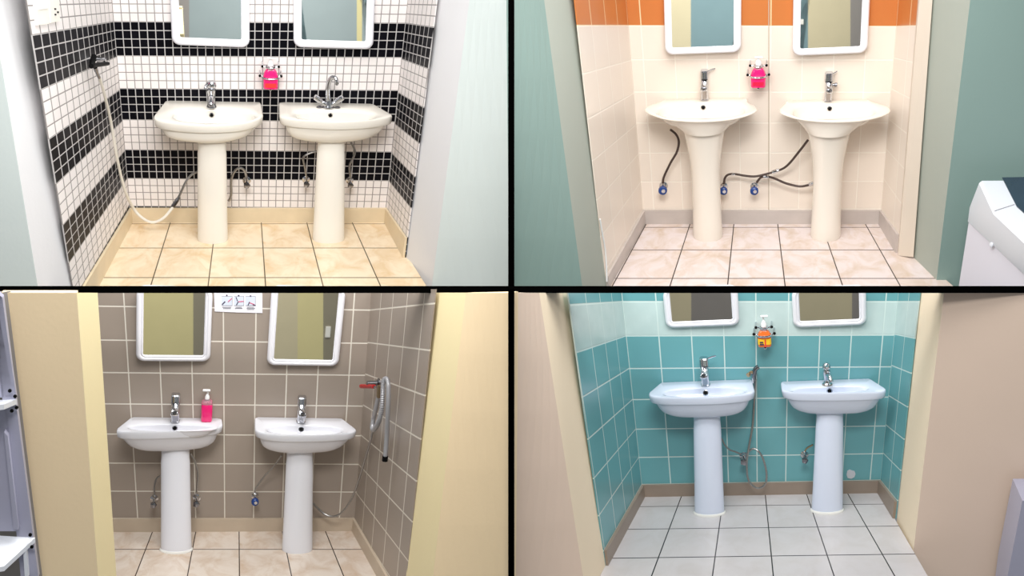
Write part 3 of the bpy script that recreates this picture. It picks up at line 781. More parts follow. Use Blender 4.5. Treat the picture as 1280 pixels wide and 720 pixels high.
# ------------------------------------------------------------------ hoses and valves
def hose(room, pts, r, mat, label, name='supply_hose', cat='hose', group=None, ends=None, n=8, rib=0):
    P = [p if isinstance(p, Vector) else room.py(p[0], p[1], -p[2]) for p in pts]
    base = P[0].copy()
    mb = MB()
    if rib:
        L = smooth_line(P, 14)
        mb.tube(L, lambda t: r * (1 + .16 * math.sin(t * rib)), n, 1)
    else: mb.tube(P, r, n, 8)
    if ends:
        root = bpy.data.objects.new(name, None); COL.objects.link(root); root.matrix_world = room.M @ Matrix.Translation(base)
        tag(root, label, cat, group)
        mb.build('hose_tube', mat, root, base=base)
        for (x, y, d, x2, y2, d2, rr, em) in ends:
            e = MB(); a = room.py(x, y, -d); b = room.py(x2, y2, -d2); e.tube([a, a.lerp(b, .5), b], lambda t: rr * (1.0 if .2 < t < .8 else .8), 10, 4)
            e.build('end_fitting', em, root, base=base)
        return root
    o = mb.build(name, mat, room=room, base=base); return tag(o, label, cat, group)

def valve(room, x, y, label, knob='chrome', size=1.0, side=1, group=None, normal=None):
    s = room.mpp(0) * size; base = room.py(x, y, 0)
    root = bpy.data.objects.new('angle_valve', None); COL.objects.link(root); root.matrix_world = room.M @ Matrix.Translation(base)
    tag(root, label, 'valve', group)
    V = Vector; k = 3.6 * s
    m = MB(); m.lathe(base, [(k * 1.1, 0), (k * 1.1, .004), (k * .5, .010), (k * .45, .05), (k * .3, .052)], (0, -1, 0), 18); m.build('body', 'chrome', root, base=base)
    m = MB(); m.lathe(base + V((0, -.038, 0)), [(k * .4, 0), (k * .45, k * 1.0), (k * .35, k * 1.5)], (0, 0, 1), 12); m.build('outlet', 'chrome', root, base=base)
    m = MB()
    if knob == 'blue':
        m.lathe(base + V((0, -.05, 0)), [(k * .8, 0), (k * 1.15, .004), (k * 1.1, .02), (k * .8, .024)], (0, -1, 0), 16)
        m.build('knob', 'blue', root, base=base)
        m = MB(); m.lathe(base + V((k * .2 * side, -.074, k * .1)), [(k * .55, 0), (k * .5, .003)], (0, -1, 0), 12); m.build('knob_cap', 'chrome', root, base=base)
    else:
        m.lathe(base + V((0, -.05, 0)), [(k * .35, 0), (k * .4, .01), (k * .95, .012), (k * .95, .022), (k * .4, .025)], (0, -1, 0), 5)
        m.build('knob', 'dark_chrome', root, base=base)
    return root

# room 1
LW = lambda x, y, o_: r1.pp(x, y, r1.planes['left'], o_)
hose(r1, [LW(124, 96, .045), LW(130, 116, .04), LW(138, 150, .03), LW(145, 190, .03), LW(150, 215, .03), LW(157, 240, .04), (168, 262, .14), (180, 274, .16), (192, 278, .16), (205, 272, .15), (216, 259, .12)],
     .0075, 'hose_white', 'cream bidet hose looping down from the wall spray to a steel coupling', 'bidet_hose', 'hose')
hose(r1, [(214, 261, .12), (224, 245, .10), (232, 228, .08), (240, 218, .06), (250, 214, .05)], .0062, 'hose_steel', 'braided steel hose running behind the left sink pedestal of the mosaic room',
     ends=[(214, 261, .12, 224, 246.5, .10, .011, 'dark_chrome')])
hose(r1, [(286, 251, .05), (289, 243, .06), (289, 225, .06), (294, 213, .06), (301, 210, .06), (306, 214, .05), (308, 222, .04)], .0065, 'hose_steel',
     'short curved hose right of the left sink pedestal in the mosaic room')
valve(r1, 308.5, 225, 'chrome valve between the two sinks of the mosaic room, nearer the left one', 'chrome', 1.3)
hose(r1, [(383, 222, .05), (381, 208, .06), (379, 198, .06), (384, 193, .06), (396, 189, .05)], .0055, 'hose_steel', 'thin steel hose left of the right sink pedestal in the mosaic room')
valve(r1, 382.5, 224, 'chrome valve left of the right sink pedestal in the mosaic room', 'chrome', 1.2)
hose(r1, [(438, 222, .05), (437, 207, .06), (442, 196, .06), (443.5, 188, .06), (439, 178, .06)], .006, 'hose_steel', 'steel hose right of the right sink pedestal in the mosaic room')
valve(r1, 437, 225, 'chrome valve right of the right sink pedestal in the mosaic room', 'chrome', 1.2)

def px_lathe(mb, room, a, b, prof, dep, n=16):
    """lathe between two pixel points at given wall distances"""
    A = room.py(a[0], a[1], -dep[0]); Bp = room.py(b[0], b[1], -dep[1]); ax = Bp - A
    mb.lathe(A, [(r, h * ax.length) for r, h in prof], ax, n); return mb

# wall spray valve with a black lever on the left mosaic wall
pl = r1.planes['left']; q = r1.pp(118, 74, pl); base = q.copy()
root = bpy.data.objects.new('wall_spray_valve', None); COL.objects.link(root); root.matrix_world = r1.M @ Matrix.Translation(base)
tag(root, 'chrome wall valve with a long black lever on the left mosaic wall', 'valve')
nn = pl[1]
m = MB(); m.lathe(q, [(.022, 0), (.022, .006), (.012, .012), (.012, .05), (.008, .052)], nn, 16); m.build('body', 'chrome', root, base=base)
e1 = q + nn * .045
P_ = lambda x, y, off=.05: r1.pp(x, y, pl, off)
m = MB(); m.tube([P_(117.5, 70), P_(115, 80), P_(116, 82)], .013, 10, 4); m.build('collar', 'black', root, base=base)
m = MB(); m.tube([P_(114, 82.5), P_(122, 81), P_(135, 79.5)], lambda t: .012 - .003 * t, 8, 4); m.build('lever', 'black', root, base=base)
m = MB(); m.tube([P_(119, 84), P_(121, 90), P_(124, 97)], lambda t: .010 if t < .5 else .0075, 10, 4); m.build('outlet', 'dark_chrome', root, base=base)
# switch plates
def plate(room, pl, poly, label, name='light_switch', rock=None, cat='switch'):
    base = room.pp(poly[0][0], poly[0][1], pl)
    root = bpy.data.objects.new(name, None); COL.objects.link(root); root.matrix_world = room.M @ Matrix.Translation(base)
    tag(root, label, cat)
    solid_px(room, poly, pl, .012).build('plate', 'switch', root, base=base)
    for rk, mt in rock or []:
        solid_px(room, rk, pl, .004, .012).build('rocker' if mt == 'white_plastic' else 'socket_hole', mt, root, base=base)
plate(r1, pl, [(39.5, -16), (56, -18), (58, 29.5), (43.5, 31.5)], 'ivory double switch plate high on the left mosaic wall, nearer the room front',
      rock=[([(42, -10), (54, -12), (55, 10), (44, 12)], 'white_plastic')])
plate(r1, pl, [(58, -17), (69.5, -18), (71.5, 26), (60, 28.5)], 'ivory socket plate high on the left mosaic wall, nearer the corner', 'wall_socket',
      [([(64, 10), (65.3, 10), (65.5, 12), (64.2, 12)], 'black'), ([(67.5, 14), (68.8, 14), (69, 16), (67.7, 16)], 'black'), ([(64.3, 17), (65.6, 17), (65.8, 19), (64.5, 19)], 'black')], 'socket')

# room 2
D2 = 'hose_dark'
hose(r2, [(828.5, 229, .05), (830, 221, .05), (838, 204, .06), (846, 190, .07), (848.5, 177, .08), (845, 168, .09), (838, 162, .10)], .0062, D2, 'dark braided hose left of the left winged sink')
valve(r2, 829.5, 232, 'blue-knobbed valve left of the left winged sink', 'blue', 1.35)
hose(r2, [(905, 230, .05), (906, 223, .05), (910, 218.5, .05), (918, 217.5, .05), (930, 219.5, .05), (944, 220.5, .06), (960, 217, .06), (976, 212, .06), (986, 205, .07), (1000, 188, .08), (1010, 175, .09)],
     .0062, D2, 'long dark braided hose climbing from the left blue valve to the right winged sink',
     ends=[(914, 217.8, .05, 919, 217.6, .05, .0075, 'chrome'), (965, 215.5, .06, 974, 212.5, .06, .010, 'chrome')])
valve(r2, 905, 232.5, 'blue-knobbed valve right beside the left winged sink pedestal', 'blue', 1.2)
hose(r2, [(946, 228, .05), (951, 222, .06), (958, 220.5, .07), (968, 223, .06), (982, 229, .06), (998, 232.8, .06), (1008, 232, .07), (1016, 229, .08)], .0062, D2,
     'dark braided hose sagging from the middle blue valve to the right winged sink', ends=[(954, 221, .07, 961, 221.2, .07, .008, 'chrome'), (1011, 231, .07, 1017, 228.5, .08, .010, 'chrome')])
valve(r2, 943, 232.5, 'blue-knobbed valve midway between the two winged sinks', 'blue', 1.25)

o = solid_px(r2, [(960.4, -60), (961.5, -60), (961.5, 277), (960.4, 277)], r2.back, .002).build('wall_joint', 'skirt3', room=r2); o.name = 'trim_6'; o['kind'] = 'structure'
LW2 = lambda x, y, o_=.008: r2.pp(x, y, r2.planes['left'], o_)
hose(r2, [LW2(750, 274), LW2(753, 292), LW2(756.5, 312), LW2(758, 332), LW2(758.5, 352)], .004, 'white_plastic', 'thin white cable running down the tile edge at the left of the cream tiled room', 'cable', 'cable')
# room 3
hose(r3, [(318.5, 616, .05), (320, 610, .05), (330, 596, .06), (342, 583, .08), (352, 569, .10)], .004, 'hose_steel', 'thin hose slanting up to the right sink in the taupe tiled room')
valve(r3, 318.7, 620, 'blue-knobbed valve left of the right sink in the taupe tiled room', 'blue', 1.15)
valve(r3, 193, 623, 'chrome valve left of the pedestal under the pink soap bottle sink', 'chrome', 1.25)
hose(r3, [(193, 618, .05), (193, 608, .05), (196, 598, .05), (202, 594, .05)], .004, 'hose_steel', 'thin hose left of the pedestal under the pink soap bottle sink')
valve(r3, 246, 622, 'chrome valve right of the pedestal under the pink soap bottle sink', 'chrome', 1.3)
hose(r3, [(245.5, 617, .05), (247, 600, .06), (247, 588, .06), (243, 575, .07), (238, 567, .08)], .0045, 'hose_steel', 'dark hose right of the pedestal under the pink soap bottle sink')
hose(r3, [(467.5, 532, .23), (464, 548, .22), (458, 568, .19), (450, 595, .16), (441, 620, .13), (430, 638, .10), (418, 645.5, .08), (405, 642, .06), (392, 630, .05), (384, 622, .05)],
     .0048, 'hose_steel', 'thin supply hose curving low from the right taupe wall to behind the pedestal')
pl = r3.planes['right']
P_ = lambda x, y, off=.05: r3.pp(x, y, pl, off)
q = P_(474, 479, 0); base = q.copy()
root = bpy.data.objects.new('red_handle_valve', None); COL.objects.link(root); root.matrix_world = r3.M @ Matrix.Translation(base)
tag(root, 'wall valve with a flat red lever on the right taupe wall', 'valve')
m = MB(); m.lathe(q, [(.022, 0), (.022, .006), (.012, .012), (.012, .055), (.008, .057)], pl[1], 16); m.build('body', 'dark_chrome', root, base=base)
m = MB(); m.tube([P_(473, 484.5), P_(467, 483.5)], .006, 8, 1); m.build('lever_arm', 'dark_chrome', root, base=base)
m = MB(); m.tube([P_(467.5, 483.2), P_(460, 483), P_(451.5, 482.8)], .0095, 10, 3); m.build('lever_grip', 'red', root, base=base)
m = MB(); m.tube([P_(474, 482), P_(473.5, 490), P_(473, 497)], .009, 10, 3); m.build('outlet', 'brass', root, base=base)
base = P_(480, 474)
root = bpy.data.objects.new('bidet_hose', None); COL.objects.link(root); root.matrix_world = r3.M @ Matrix.Translation(base)
tag(root, 'grey corrugated bidet hose hung in loops over the valve on the right taupe wall', 'hose')
pts = [P_(473, 496, .05), P_(470, 510, .05), P_(466.5, 525, .05), P_(465.5, 535, .06), P_(468, 536.5, .07), P_(473, 528, .08), P_(477, 512, .08), P_(478.5, 492, .08), P_(479, 479, .08), P_(481, 474, .07), P_(484, 475, .07), P_(485.5, 485, .07), P_(485, 510, .07), P_(483.5, 545, .06), P_(481.5, 571, .06)]
m = MB(); m.tube(smooth_line(pts, 16), lambda t: .0098 * (1 + .13 * math.sin(t * 700)), 10, 1); m.build('hose_tube', 'hose_grey', root, base=base)
m = MB(); m.tube([P_(481.6, 570, .06), P_(481, 576, .06)], .0125, 12, 1); m.build('end_cap', 'black', root, base=base)

# room 4
valve(r4, 1005.5, 568, 'chrome valve left of the right sink in the teal tiled room', 'chrome', 1.25)
hose(r4, [(1006, 564, .05), (1009, 560, .06), (1016, 556, .07)], .004, 'brass', 'short coppery hose beside the right sink pedestal in the teal room')
valve(r4, 930, 570, 'chrome valve between the two sinks of the teal room, under the spray hose', 'chrome', 1.4)
hose(r4, [(902, 548, .06), (906, 556, .06), (912, 562, .05), (920, 565, .05), (927, 568, .05)], .004, 'hose_steel', 'thin hose joining the left teal-room sink to the wall valve')
hose(r4, [(944.5, 474, .035), (943, 500, .02), (941, 530, .04), (936, 560, .07), (933.5, 580, .07), (935, 598, .07), (942, 608, .07), (950, 610, .07), (957, 604, .07), (958, 590, .07), (954, 574, .07), (948, 564, .07), (941, 561, .06), (934, 566, .06)],
     .0048, 'hose_steel', 'long steel spray hose hanging in a loop between the teal-room sinks', 'spray_hose')
base = r4.py(942, 462, 0)
root = bpy.data.objects.new('bidet_spray', None); COL.objects.link(root); root.matrix_world = r4.M @ Matrix.Translation(base)
tag(root, 'dark metal hand spray hooked on the teal wall between the sinks', 'spray')
Q = lambda x, y, d=.05: r4.py(x, y, -d)
m = MB(); m.lathe(r4.py(942, 466, 0), [(.014, 0), (.014, .006), (.008, .01), (.008, .045)], (0, -1, 0), 14); m.build('hook', 'dark_chrome', root, base=base)
m = MB(); m.tube([Q(942.5, 474), Q(943, 466), Q(944.5, 461), Q(948, 458.5)], lambda t: .0085 + .003 * t, 12, 5); m.build('handle', 'dark_chrome', root, base=base)
m = MB(); m.tube([Q(943, 467), Q(939, 465), Q(936.5, 467)], .006, 10, 4); m.lathe(Q(937.3, 467.2), [(.005, 0), (.010, .006), (.010, .014)], (-.5, -.5, -.2), 12); m.build('trigger', 'brass', root, base=base)
m = MB(); m.tube([Q(941.8, 472.5), Q(941.8, 478.5)], .0075, 10, 1); m.build('collar', 'chrome', root, base=base)
m = MB()
pl4 = r4.back
poly = [(1059, 588.5), (1062, 586.8), (1065, 588), (1068, 588.6), (1069.3, 592), (1068, 596), (1064, 598), (1059.5, 597), (1058.2, 593)]
o = solid_px(r4, poly, pl4, .004).build('plaster_patch', 'plaster', room=r4, base=r4.py(1063, 592, 0))
tag(o, 'small round white plaster patch low on the teal wall', 'patch')

# ------------------------------------------------------------------ soap dispensers
def rrect_ring(c, w, d, z, n=24, p=.5):
    return [c + Vector((w * math.copysign(abs(math.cos(a)) ** p, math.cos(a)), d * math.copysign(abs(math.sin(a)) ** p, math.sin(a)), z)) for a in [2 * math.pi * k / n for k in range(n)]]
def wall_bottle(room, x, ytop, ybot, kind, label, hlabel, xm):
    s = room.mpp(-.07) / math.cos(TILT)
    base = room.py(x, ybot, -.07); V = Vector
    root = bpy.data.objects.new('soap_bottle', None); COL.objects.link(root); root.matrix_world = room.M @ Matrix.Translation(base)
    tag(root, label, 'soap bottle')
    w = 8.7 * s * .93 if kind != 'orange' else 8.2 * s * .93; d = .024
    H = (ybot - ytop) * s
    B = lambda m, n, mat: m.build(n, mat, root, base=base)
    liq, liq2 = ('pink', 'pink_deep') if kind == 'pink' else ('orange', 'label_red')
    k = .62 if kind == 'pink' else .52
    m = MB(); m.loft([rrect_ring(base, w * .93, d * .9, 0), rrect_ring(base, w, d, .006), rrect_ring(base, w, d, H * k * .55), rrect_ring(base, w * .97, d * .95, H * k * .7), rrect_ring(base, w * .8, d * .8, H * k * .88), rrect_ring(base, w * .55, d * .6, H * k)])
    B(m, 'bottle_body', liq)
    z0 = H * k
    m = MB(); m.lathe(base, [(w * .5, z0 - .003), (w * .42, z0 + .01), (w * .33, z0 + .014), (w * .33, z0 + .02)], (0, 0, 1), 20); B(m, 'neck', 'clear')
    m = MB(); m.lathe(base, [(w * .40, z0 + .016), (w * .42, z0 + .03), (w * .22, z0 + .042), (w * .12, z0 + .046)], (0, 0, 1), 20); B(m, 'collar', 'white_plastic')
    m = MB(); m.tube([base + V((0, 0, z0 + .04)), base + V((0, 0, H * .97))], .0035, 8, 1); B(m, 'pump_stem', 'white_plastic')
    m = MB(); m.box(base + V((.002 if kind != 'orange' else .004, -.006, H * .985)), (w * 1.1, .016, .007), None, .003); B(m, 'pump_head', 'white_plastic')
    if kind == 'orange':
        m = MB(); m.loft([rrect_ring(base + V((0, -.0008, 0)), w * 1.005, d * 1.03, .012), rrect_ring(base + V((0, -.0008, 0)), w * 1.005, d * 1.03, H * .27)]); B(m, 'label_band', 'label_yellow')
        m = MB(); m.box(base + V((w * .12, -d * 1.06, H * .14)), (w * .2, .003, H * .24)); B(m, 'label_stripe', 'label_red')
        m = MB(); m.box(base + V((-w * .45, -d * 1.06, H * .17)), (w * .5, .003, .006)); m.box(base + V((-w * .4, -d * 1.06, H * .10)), (w * .6, .003, .006)); B(m, 'label_print', 'ink_dark')
    else:
        m = MB(); m.loft([rrect_ring(base + V((0, -.0008, 0)), w * .9, d * 1.03, .010), rrect_ring(base + V((0, -.0008, 0)), w * .9, d * 1.03, H * .20)]); B(m, 'label_band', 'label_red' if room.n == 1 else 'pink_deep')
    # holder
    hb = room.py(x, ybot + 8, 0)
    hr = bpy.data.objects.new('bottle_holder', None); COL.objects.link(hr); hr.matrix_world = room.M @ Matrix.Translation(hb)
    tag(hr, hlabel, 'holder')
    Bh = lambda m, n, mat='chrome': m.build(n, mat, hr, base=hb)
    def ring(z, w_, d_, th, name):
        m = MB(); c = base + V((0, 0, z)); pts = [c + V((w_ * math.cos(a), d_ * math.sin(a), 0)) for a in [2 * math.pi * k / 28 for k in range(29)]]
        m.tube(pts, th, 8, 1); Bh(m, name)
    ring(H * .36, w * 1.12, d * 1.32, .0042, 'lower_ring')
    ring(z0 + .012, w * .62, d * .9, .0036, 'neck_ring')
    for z, wx in ((H * .40, 11.5), (z0 + .014, 8.8)):
        for sx in (-1, 1):
            p = base + V((sx * wx * s, 0, z)); e = V((p.x, 0, p.z))
            m = MB(); m.tube([p + V((0, .0, 0)), e], .0045, 8, 1); Bh(m, 'arm')
            m = MB(); m.lathe(p + V((0, .002, 0)), [(.005, 0), (.0065, .003), (.0065, .009), (.004, .011)], (0, -1, 0), 12); Bh(m, 'screw_cap', 'black')
            m = MB(); m.tube([p, base + V((sx * w * (1.1 if wx > 10 else .6), 0, z - .003))], .004, 8, 1); Bh(m, 'bracket_bar')
    m = MB(); m.box(V((base.x, -.012, base.z - .012)), (.014, .02, .045), None, .004); Bh(m, 'back_plate', 'chrome')
    m = MB(); m.lathe(V((base.x, -.022, base.z - .025)), [(.005, 0), (.005, .004)], (0, -1, 0), 10); Bh(m, 'screw', 'black')
wall_bottle(r1, 338.3, 74.5, 110, 'pink', 'pink soap bottle in a chrome holder on the mosaic wall', 'chrome bottle holder on the mosaic wall between the two mirrors', 0)
wall_bottle(r2, 947.7, 73.5, 108, 'pink', 'pink soap bottle with a white pump in a chrome holder on cream tiles', 'chrome bottle holder on the cream tiled wall', 0)
wall_bottle(r4, 956, 395.5, 432, 'orange', 'orange soap bottle with a yellow and red label on the teal wall', 'chrome bottle holder on the teal wall under the pale tile band', 0)
# pump bottle standing on the sink
zt, s, bv = SINKS['3a']; base = r3.pz(258, 527.5, zt); base.y += .02; V = Vector
root = bpy.data.objects.new('soap_bottle', None); COL.objects.link(root); root.matrix_world = r3.M @ Matrix.Translation(base)
tag(root, 'pink pump soap bottle standing on the sink rim', 'soap bottle')
sc = s / math.cos(TILT); H = 39.5 * sc; w = 7.2 * s; d = .024
m = MB(); m.loft([rrect_ring(base, w * .93, d * .9, 0), rrect_ring(base, w, d, .005), rrect_ring(base, w, d, H * .52), rrect_ring(base, w * .97, d * .95, H * .56)]); m.build('liquid_soap', 'pink', root, base=base)
m = MB(); m.loft([rrect_ring(base, w * .99, d * .98, H * .55), rrect_ring(base, w * .9, d * .9, H * .62), rrect_ring(base, w * .45, d * .5, H * .66), rrect_ring(base, w * .4, d * .45, H * .70)]); m.build('bottle_shoulder', 'clear', root, base=base)
m = MB(); m.lathe(base, [(w * .38, H * .69), (w * .42, H * .70), (w * .40, H * .78), (w * .2, H * .84), (w * .12, H * .86)], (0, 0, 1), 20); m.build('collar', 'white_plastic', root, base=base)
m = MB(); m.tube([base + V((.002, 0, H * .83)), base + V((.002, 0, H * .97))], .004, 8, 1); m.build('pump_stem', 'white_plastic', root, base=base)
m = MB(); m.box(base + V((-.004, -.004, H * .98)), (w * 1.35, .016, .008), None, .003); m.build('pump_head', 'white_plastic', root, base=base)

# ------------------------------------------------------------------ hand washing poster
base = r3.py(298, 391, 0)
root = bpy.data.objects.new('wall_poster', None); COL.objects.link(root); root.matrix_world = r3.M @ Matrix.Translation(base)
tag(root, 'white paper poster with small hand washing pictures between the two mirrors', 'poster')
solid_px(r3, [(267.5, 358.8), (327.8, 358.8), (328, 391), (298, 390.3), (268.5, 389)], r3.back, .004).build('sheet', 'paper', root, base=base)
def ink(polys, mat, name, th=.0015):
    m = MB()
    for p in polys: solid_px(r3, p, r3.back, th, .004, m)
    m.build(name, mat, root, base=base)
bx = lambda x0, y0, x1, y1: [(x0, y0), (x1, y0), (x1, y1), (x0, y1)]
ink([bx(277, 370, 290.5, 381.8), bx(292.5, 370, 305, 381.8), bx(307, 370, 319.5, 381.8)], 'ink_blue', 'picture_panels', .0006)
fr = []
for x0, x1 in ((277, 290.5), (292.5, 305), (307, 319.5)):
    fr += [bx(x0, 381.4, x1, 381.9), bx(x1 - .4, 370, x1, 381.9), bx(x0, 369.8, x1, 370.1)]
ink(fr, 'ink', 'picture_borders', .001)
def ln(x0, y0, x1, y1, w=.7):
    a = math.atan2(y1 - y0, x1 - x0); dx, dy = -math.sin(a) * w, math.cos(a) * w
    return [(x0 + dx, y0 + dy), (x1 + dx, y1 + dy), (x1 - dx, y1 - dy), (x0 - dx, y0 - dy)]
ink([ln(277.5, 380.5, 281.5, 376.5), bx(282.7, 368, 284.4, 369.7), bx(297.3, 368.4, 299.3, 370.1), bx(312.3, 368.8, 314, 370.4), ln(295, 371, 297, 376, .5), ln(295.5, 381, 298, 376.5, .6), ln(310, 381.3, 312, 377, .6), ln(316, 380.3, 319.5, 381.6, .7)], 'ink_dark', 'drawn_hands')
ink([ln(285, 377, 290, 372.5, .6), ln(298, 376.8, 304.7, 376.3, .6), ln(312, 378, 318, 380.4, .6)], 'ink_pink', 'drawn_arms')
ink([bx(278, 383.4, 289, 384), bx(279, 384.9, 288.5, 385.5), bx(294.5, 383.3, 302, 383.8), bx(293.8, 384.6, 303, 385.4), bx(308.8, 383.3, 317.5, 383.8), bx(308.3, 384.8, 318.8, 385.4), bx(308.6, 386.2, 317.8, 386.6)], 'ink', 'caption_lines')

# ------------------------------------------------------------------ washing machine at the right of room 2
yr = r2.Dr - W
zt = r2.py(1224, 226, yr - .12).z
yA = yr - .12
def T(x, y, z=zt): return r2.pz(x, y, z)
A = r2.py(1224, 226, yA); A2 = T(1242, 264.5); A3 = T(1330, 348)
Br = T(1330, 219)
base = Vector((A.x, A.y, 0))
root = bpy.data.objects.new('washing_machine', None); COL.objects.link(root); root.matrix_world = r2.M @ Matrix.Translation(base)
tag(root, 'white top-loading washing machine with a dark lid window at the right edge', 'washing machine')
# body: side wall seen from the left, bulging towards the floor
zl = zt - .05
Bt0 = r2.py(1211.5, 277, A.y); Bt0.z = Bt0.z
S0 = r2.py(1203.5, 357, A.y - .02)
lip0 = r2.py(1215, 259, A.y); 
def shift(p, q, dz=0): return Vector((p.x + q.x, p.y + q.y, p.z + dz))
dirE = (A3 - A2); dirE.z = 0
E0 = T(1242, 264.5); E1 = A3
zlow = Bt0.z
D0 = r2.pz(1211, 277, zlow); D1 = r2.pz(1330, 389, zlow)
zfl = .0
G0 = Vector((S0.x - .02, S0.y, zfl)); G1_ = Vector((D1.x - .06, D1.y - .0, zfl))
RX = A3.x + .2
bodyring_low = [G0, G1_, Vector((RX, G1_.y, zfl)), Vector((RX, G0.y, zfl))]
bodyring_top = [D0, D1, Vector((RX, D1.y, zlow)), Vector((RX, D0.y, zlow))]
m = MB(); m.loft([bodyring_low, bodyring_top]); m.build('body', 'washer_side', root, base=base)
# console/top shell: from lip up to rounded top
ins = [A + Vector((0.0, 0, 0)), E0, E1, Vector((RX, E1.y, zt)), Vector((RX, A.y, zt))]
low = [D0 + Vector((-.004, 0, 0)), D0.lerp(D1, .30) + Vector((-.004, 0, 0)), D1 + Vector((-.004, 0, 0)), Vector((RX, D1.y, zlow)), Vector((RX, D0.y, zlow))]
mid = [D0.lerp(A, .35) + Vector((-.012, 0, 0)), low[1].lerp(E0, .35) + Vector((-.012, 0, 0)), low[2].lerp(E1, .35) + Vector((-.012, 0, 0)), low[3].lerp(ins[3], .35), low[4].lerp(ins[4], .35)]
m = MB(); m.loft([low, mid, [p + Vector((0, 0, -.012)) for p in ins], [p + Vector((.012 if i < 3 else 0, .0, 0)) for i, p in enumerate(ins)]]); m.build('top_cover', 'washer', root, base=base, sharp=25)
zp = (Vector((0, 0, zt)), Vector((0, 0, 1)))
m = solid_px(r2, [(1252.5, 222.8), (1300, 222), (1300, 285), (1271, 259)], zp, .004, .0005); m.build('lid_window', 'smoked', root, base=base)
m = solid_px(r2, [(1243, 263.6), (1268, 255.5), (1268.3, 256.1), (1243, 264.3)], zp, .001, .0005); m.build('lid_seam', 'seam', root, base=base)
sp = plane3(D0.lerp(A, .3) + Vector((-.012, 0, 0)), D0 + Vector((-.006, 0, 0)), D1 + Vector((-.006, 0, 0)), r2.cam)
m = solid_px(r2, [(1239.5, 276), (1281, 312), (1281, 313), (1239, 277)], sp, .002, .004); m.build('side_groove', 'seam', root, base=base)
m = MB(); c = r2.pp(1240, 306, sp, .004); m.lathe(c, [(.012, 0), (.012, .006), (.006, .008)], sp[1], 14); m.build('side_hook', 'washer', root, base=base)

# pale appliance edge low at the right of room 4
yy = r4.Dr - W - .25
P4 = lambda x, y: r4.py(x, y, yy)
a, b_, c_, d_ = P4(1278, 626), P4(1259, 722), P4(1250, 790), P4(1330, 790)
e_ = P4(1330, 626)
m = MB(); ring = [a, b_, c_, d_, e_]; m.loft([ring, [p + Vector((0, .2, 0)) for p in ring]])
o = m.build('appliance_panel', 'shelf_grey', room=r4, base=c_); tag(o, 'lavender-grey appliance side just showing at the bottom right corner', 'appliance')

# ------------------------------------------------------------------ metal shelving at the left of room 3
yy = -0.9 - W - .12
P3 = lambda x, y, o_=0: r3.py(x, y, yy - o_)
base = P3(30, 715)
root = bpy.data.objects.new('metal_shelf_unit', None); COL.objects.link(root); root.matrix_world = r3.M @ Matrix.Translation(base)
tag(root, 'lavender-grey metal shelf unit at the left edge beside the yellow wall', 'shelf unit')
def slab(poly, th, name, mat='shelf_grey', off=0):
    m = MB(); r0 = [P3(x, y, off) for x, y in poly]; m.loft([r0, [p + Vector((0, th, 0)) for p in r0]]); m.build(name, mat, root, base=base)
slab([(-4, 366), (3, 372), (48, 722), (26, 722), (10, 560), (-4, 440)], .03, 'rear_panel')
slab([(5, 540), (9.5, 545), (23, 662), (17.5, 662)], .03, 'upright', off=.03)
slab([(-30, 371), (2, 371), (20.5, 497), (-30, 497)], .02, 'side_panel')
slab([(-30, 507), (8, 507), (14, 560), (20, 664), (-30, 664)], .02, 'side_panel')
for (x0, y0, x1, y1, x2, y2) in ((-20, 500.5, 21, 499, 5, 505.5), (-30, 668, 44, 672, 5, 708)):
    z = P3(x1, y1).z
    pts = [P3(x0, y0), P3(x1, y1), P3(x2, y2, .10), P3(-40, y2 + 6, .16)]
    m = MB(); m.loft([pts, [p + Vector((0, 0, -.018)) for p in pts]]); m.build('shelf', 'washer', root, base=base)
for x, y in ((12.5, 488), (15, 513), (19, 495), (21, 509), (38, 668), (40, 683)):
    m = MB(); m.lathe(P3(x, y, .02), [(.006, 0), (.006, .006)], (0, -1, 0), 10); m.build('bolt', 'black', root, base=base)
slab([(29, 690), (33, 686), (35.5, 722), (31, 722)], .03, 'upright', 'washer', .03)

# ------------------------------------------------------------------ the wall opposite, seen in the mirrors
# every mirror sees the painted wall and doorways behind the camera
def opp(key, x0, x1, ytop, ybot, mat, name):
    room = {'1': r1, '2': r2, '3': r3, '4': r4}[key[0]]; p0, nv = MIR[key]; q = []
    for x, y in ((x0, ytop), (x1, ytop), (x1, ybot), (x0, ybot)):
        d = room.d(x, y); p = room.cam + d * ((p0 - room.cam).dot(nv) / d.dot(nv)); d = d - nv * (2 * d.dot(nv))
        pw_ = room.M @ p; dw = room.M.to_3x3() @ d; q.append(pw_ + dw * ((YW - pw_.y) / dw.y))
    m = MB(); m.loft([q, [p + Vector((0, -.05, 0)) for p in q]]); o = m.build(name, mat); o['kind'] = 'structure'; return o
opp('1a', 216, 236.5, -16, 60, 'op_grey', 'wall_opposite')
opp('1a', 236.5, 318, -16, 60, 'op_greygreen', 'wall_opposite')
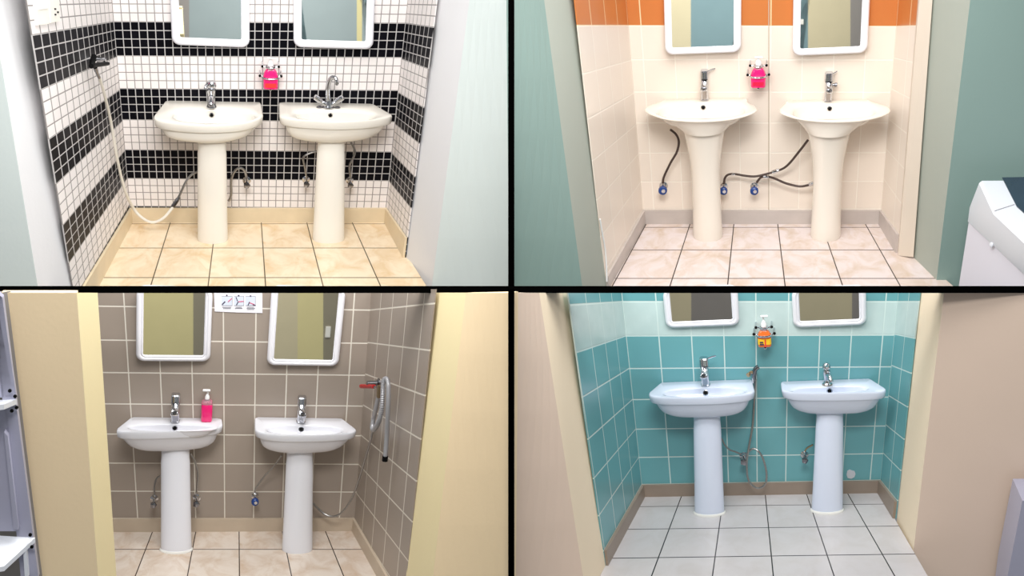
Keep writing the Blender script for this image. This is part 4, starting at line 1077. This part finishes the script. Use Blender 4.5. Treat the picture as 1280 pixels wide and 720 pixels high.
opp('1b', 365, 446, -16, 60, 'op_greygreen', 'wall_opposite')
opp('1b', 446, 452.5, -16, 60, 'op_olive', 'wall_opposite')
opp('1b', 452.5, 475, -16, 60, 'op_greygreen', 'wall_opposite')
opp('2a', 826, 863.5, -16, 66, 'op_beige', 'wall_opposite')
opp('2a', 863.5, 935, -16, 66, 'op_teal', 'wall_opposite')
opp('2b', 985, 1010, -16, 66, 'op_teal', 'wall_opposite')
opp('2b', 1010, 1063, -16, 66, 'op_beige', 'wall_opposite')
opp('2b', 1063, 1090, -16, 66, 'op_grey', 'wall_opposite')
opp('3a', 165, 241.5, 355, 455, 'op_olive', 'wall_opposite')
opp('3a', 241.5, 270, 355, 455, 'op_taupe', 'wall_opposite')
opp('3b', 328, 372, 355, 460, 'op_beige', 'wall_opposite')
opp('3b', 372, 404, 355, 460, 'op_olive', 'wall_opposite')
opp('3b', 404, 430, 355, 460, 'op_taupe', 'wall_opposite')
opp('4a', 826, 864, 355, 412, 'op_beige', 'wall_opposite')
opp('4a', 864, 935, 355, 412, 'op_grey', 'wall_opposite')
opp('4b', 985, 1065, 355, 412, 'op_beige', 'wall_opposite')
opp('4b', 1065, 1092, 355, 412, 'op_grey', 'wall_opposite')

def opp_plate(key, poly, label):
    room = {'1': r1, '2': r2, '3': r3, '4': r4}[key[0]]; p0, nv = MIR[key]; q = []
    for x, y in poly:
        d = room.d(x, y); p = room.cam + d * ((p0 - room.cam).dot(nv) / d.dot(nv)); d = d - nv * (2 * d.dot(nv))
        a_ = room.M @ p; dw = room.M.to_3x3() @ d; q.append(a_ + dw * ((YW + .001 - a_.y) / dw.y))
    m = MB(); m.loft([q, [p + Vector((0, .015, 0)) for p in q]]); tag(m.build('light_switch', 'switch'), label, 'switch')
opp_plate('3b', [(407, 408), (413, 408), (412, 421), (406, 421)], 'white switch plate reflected in the mirror beside the taupe side wall')
opp_plate('2b', [(1000.5, 24), (1004.5, 24), (1004.5, 30), (1000.5, 30)], 'small white switch plate reflected in the right mirror over cream tiles')
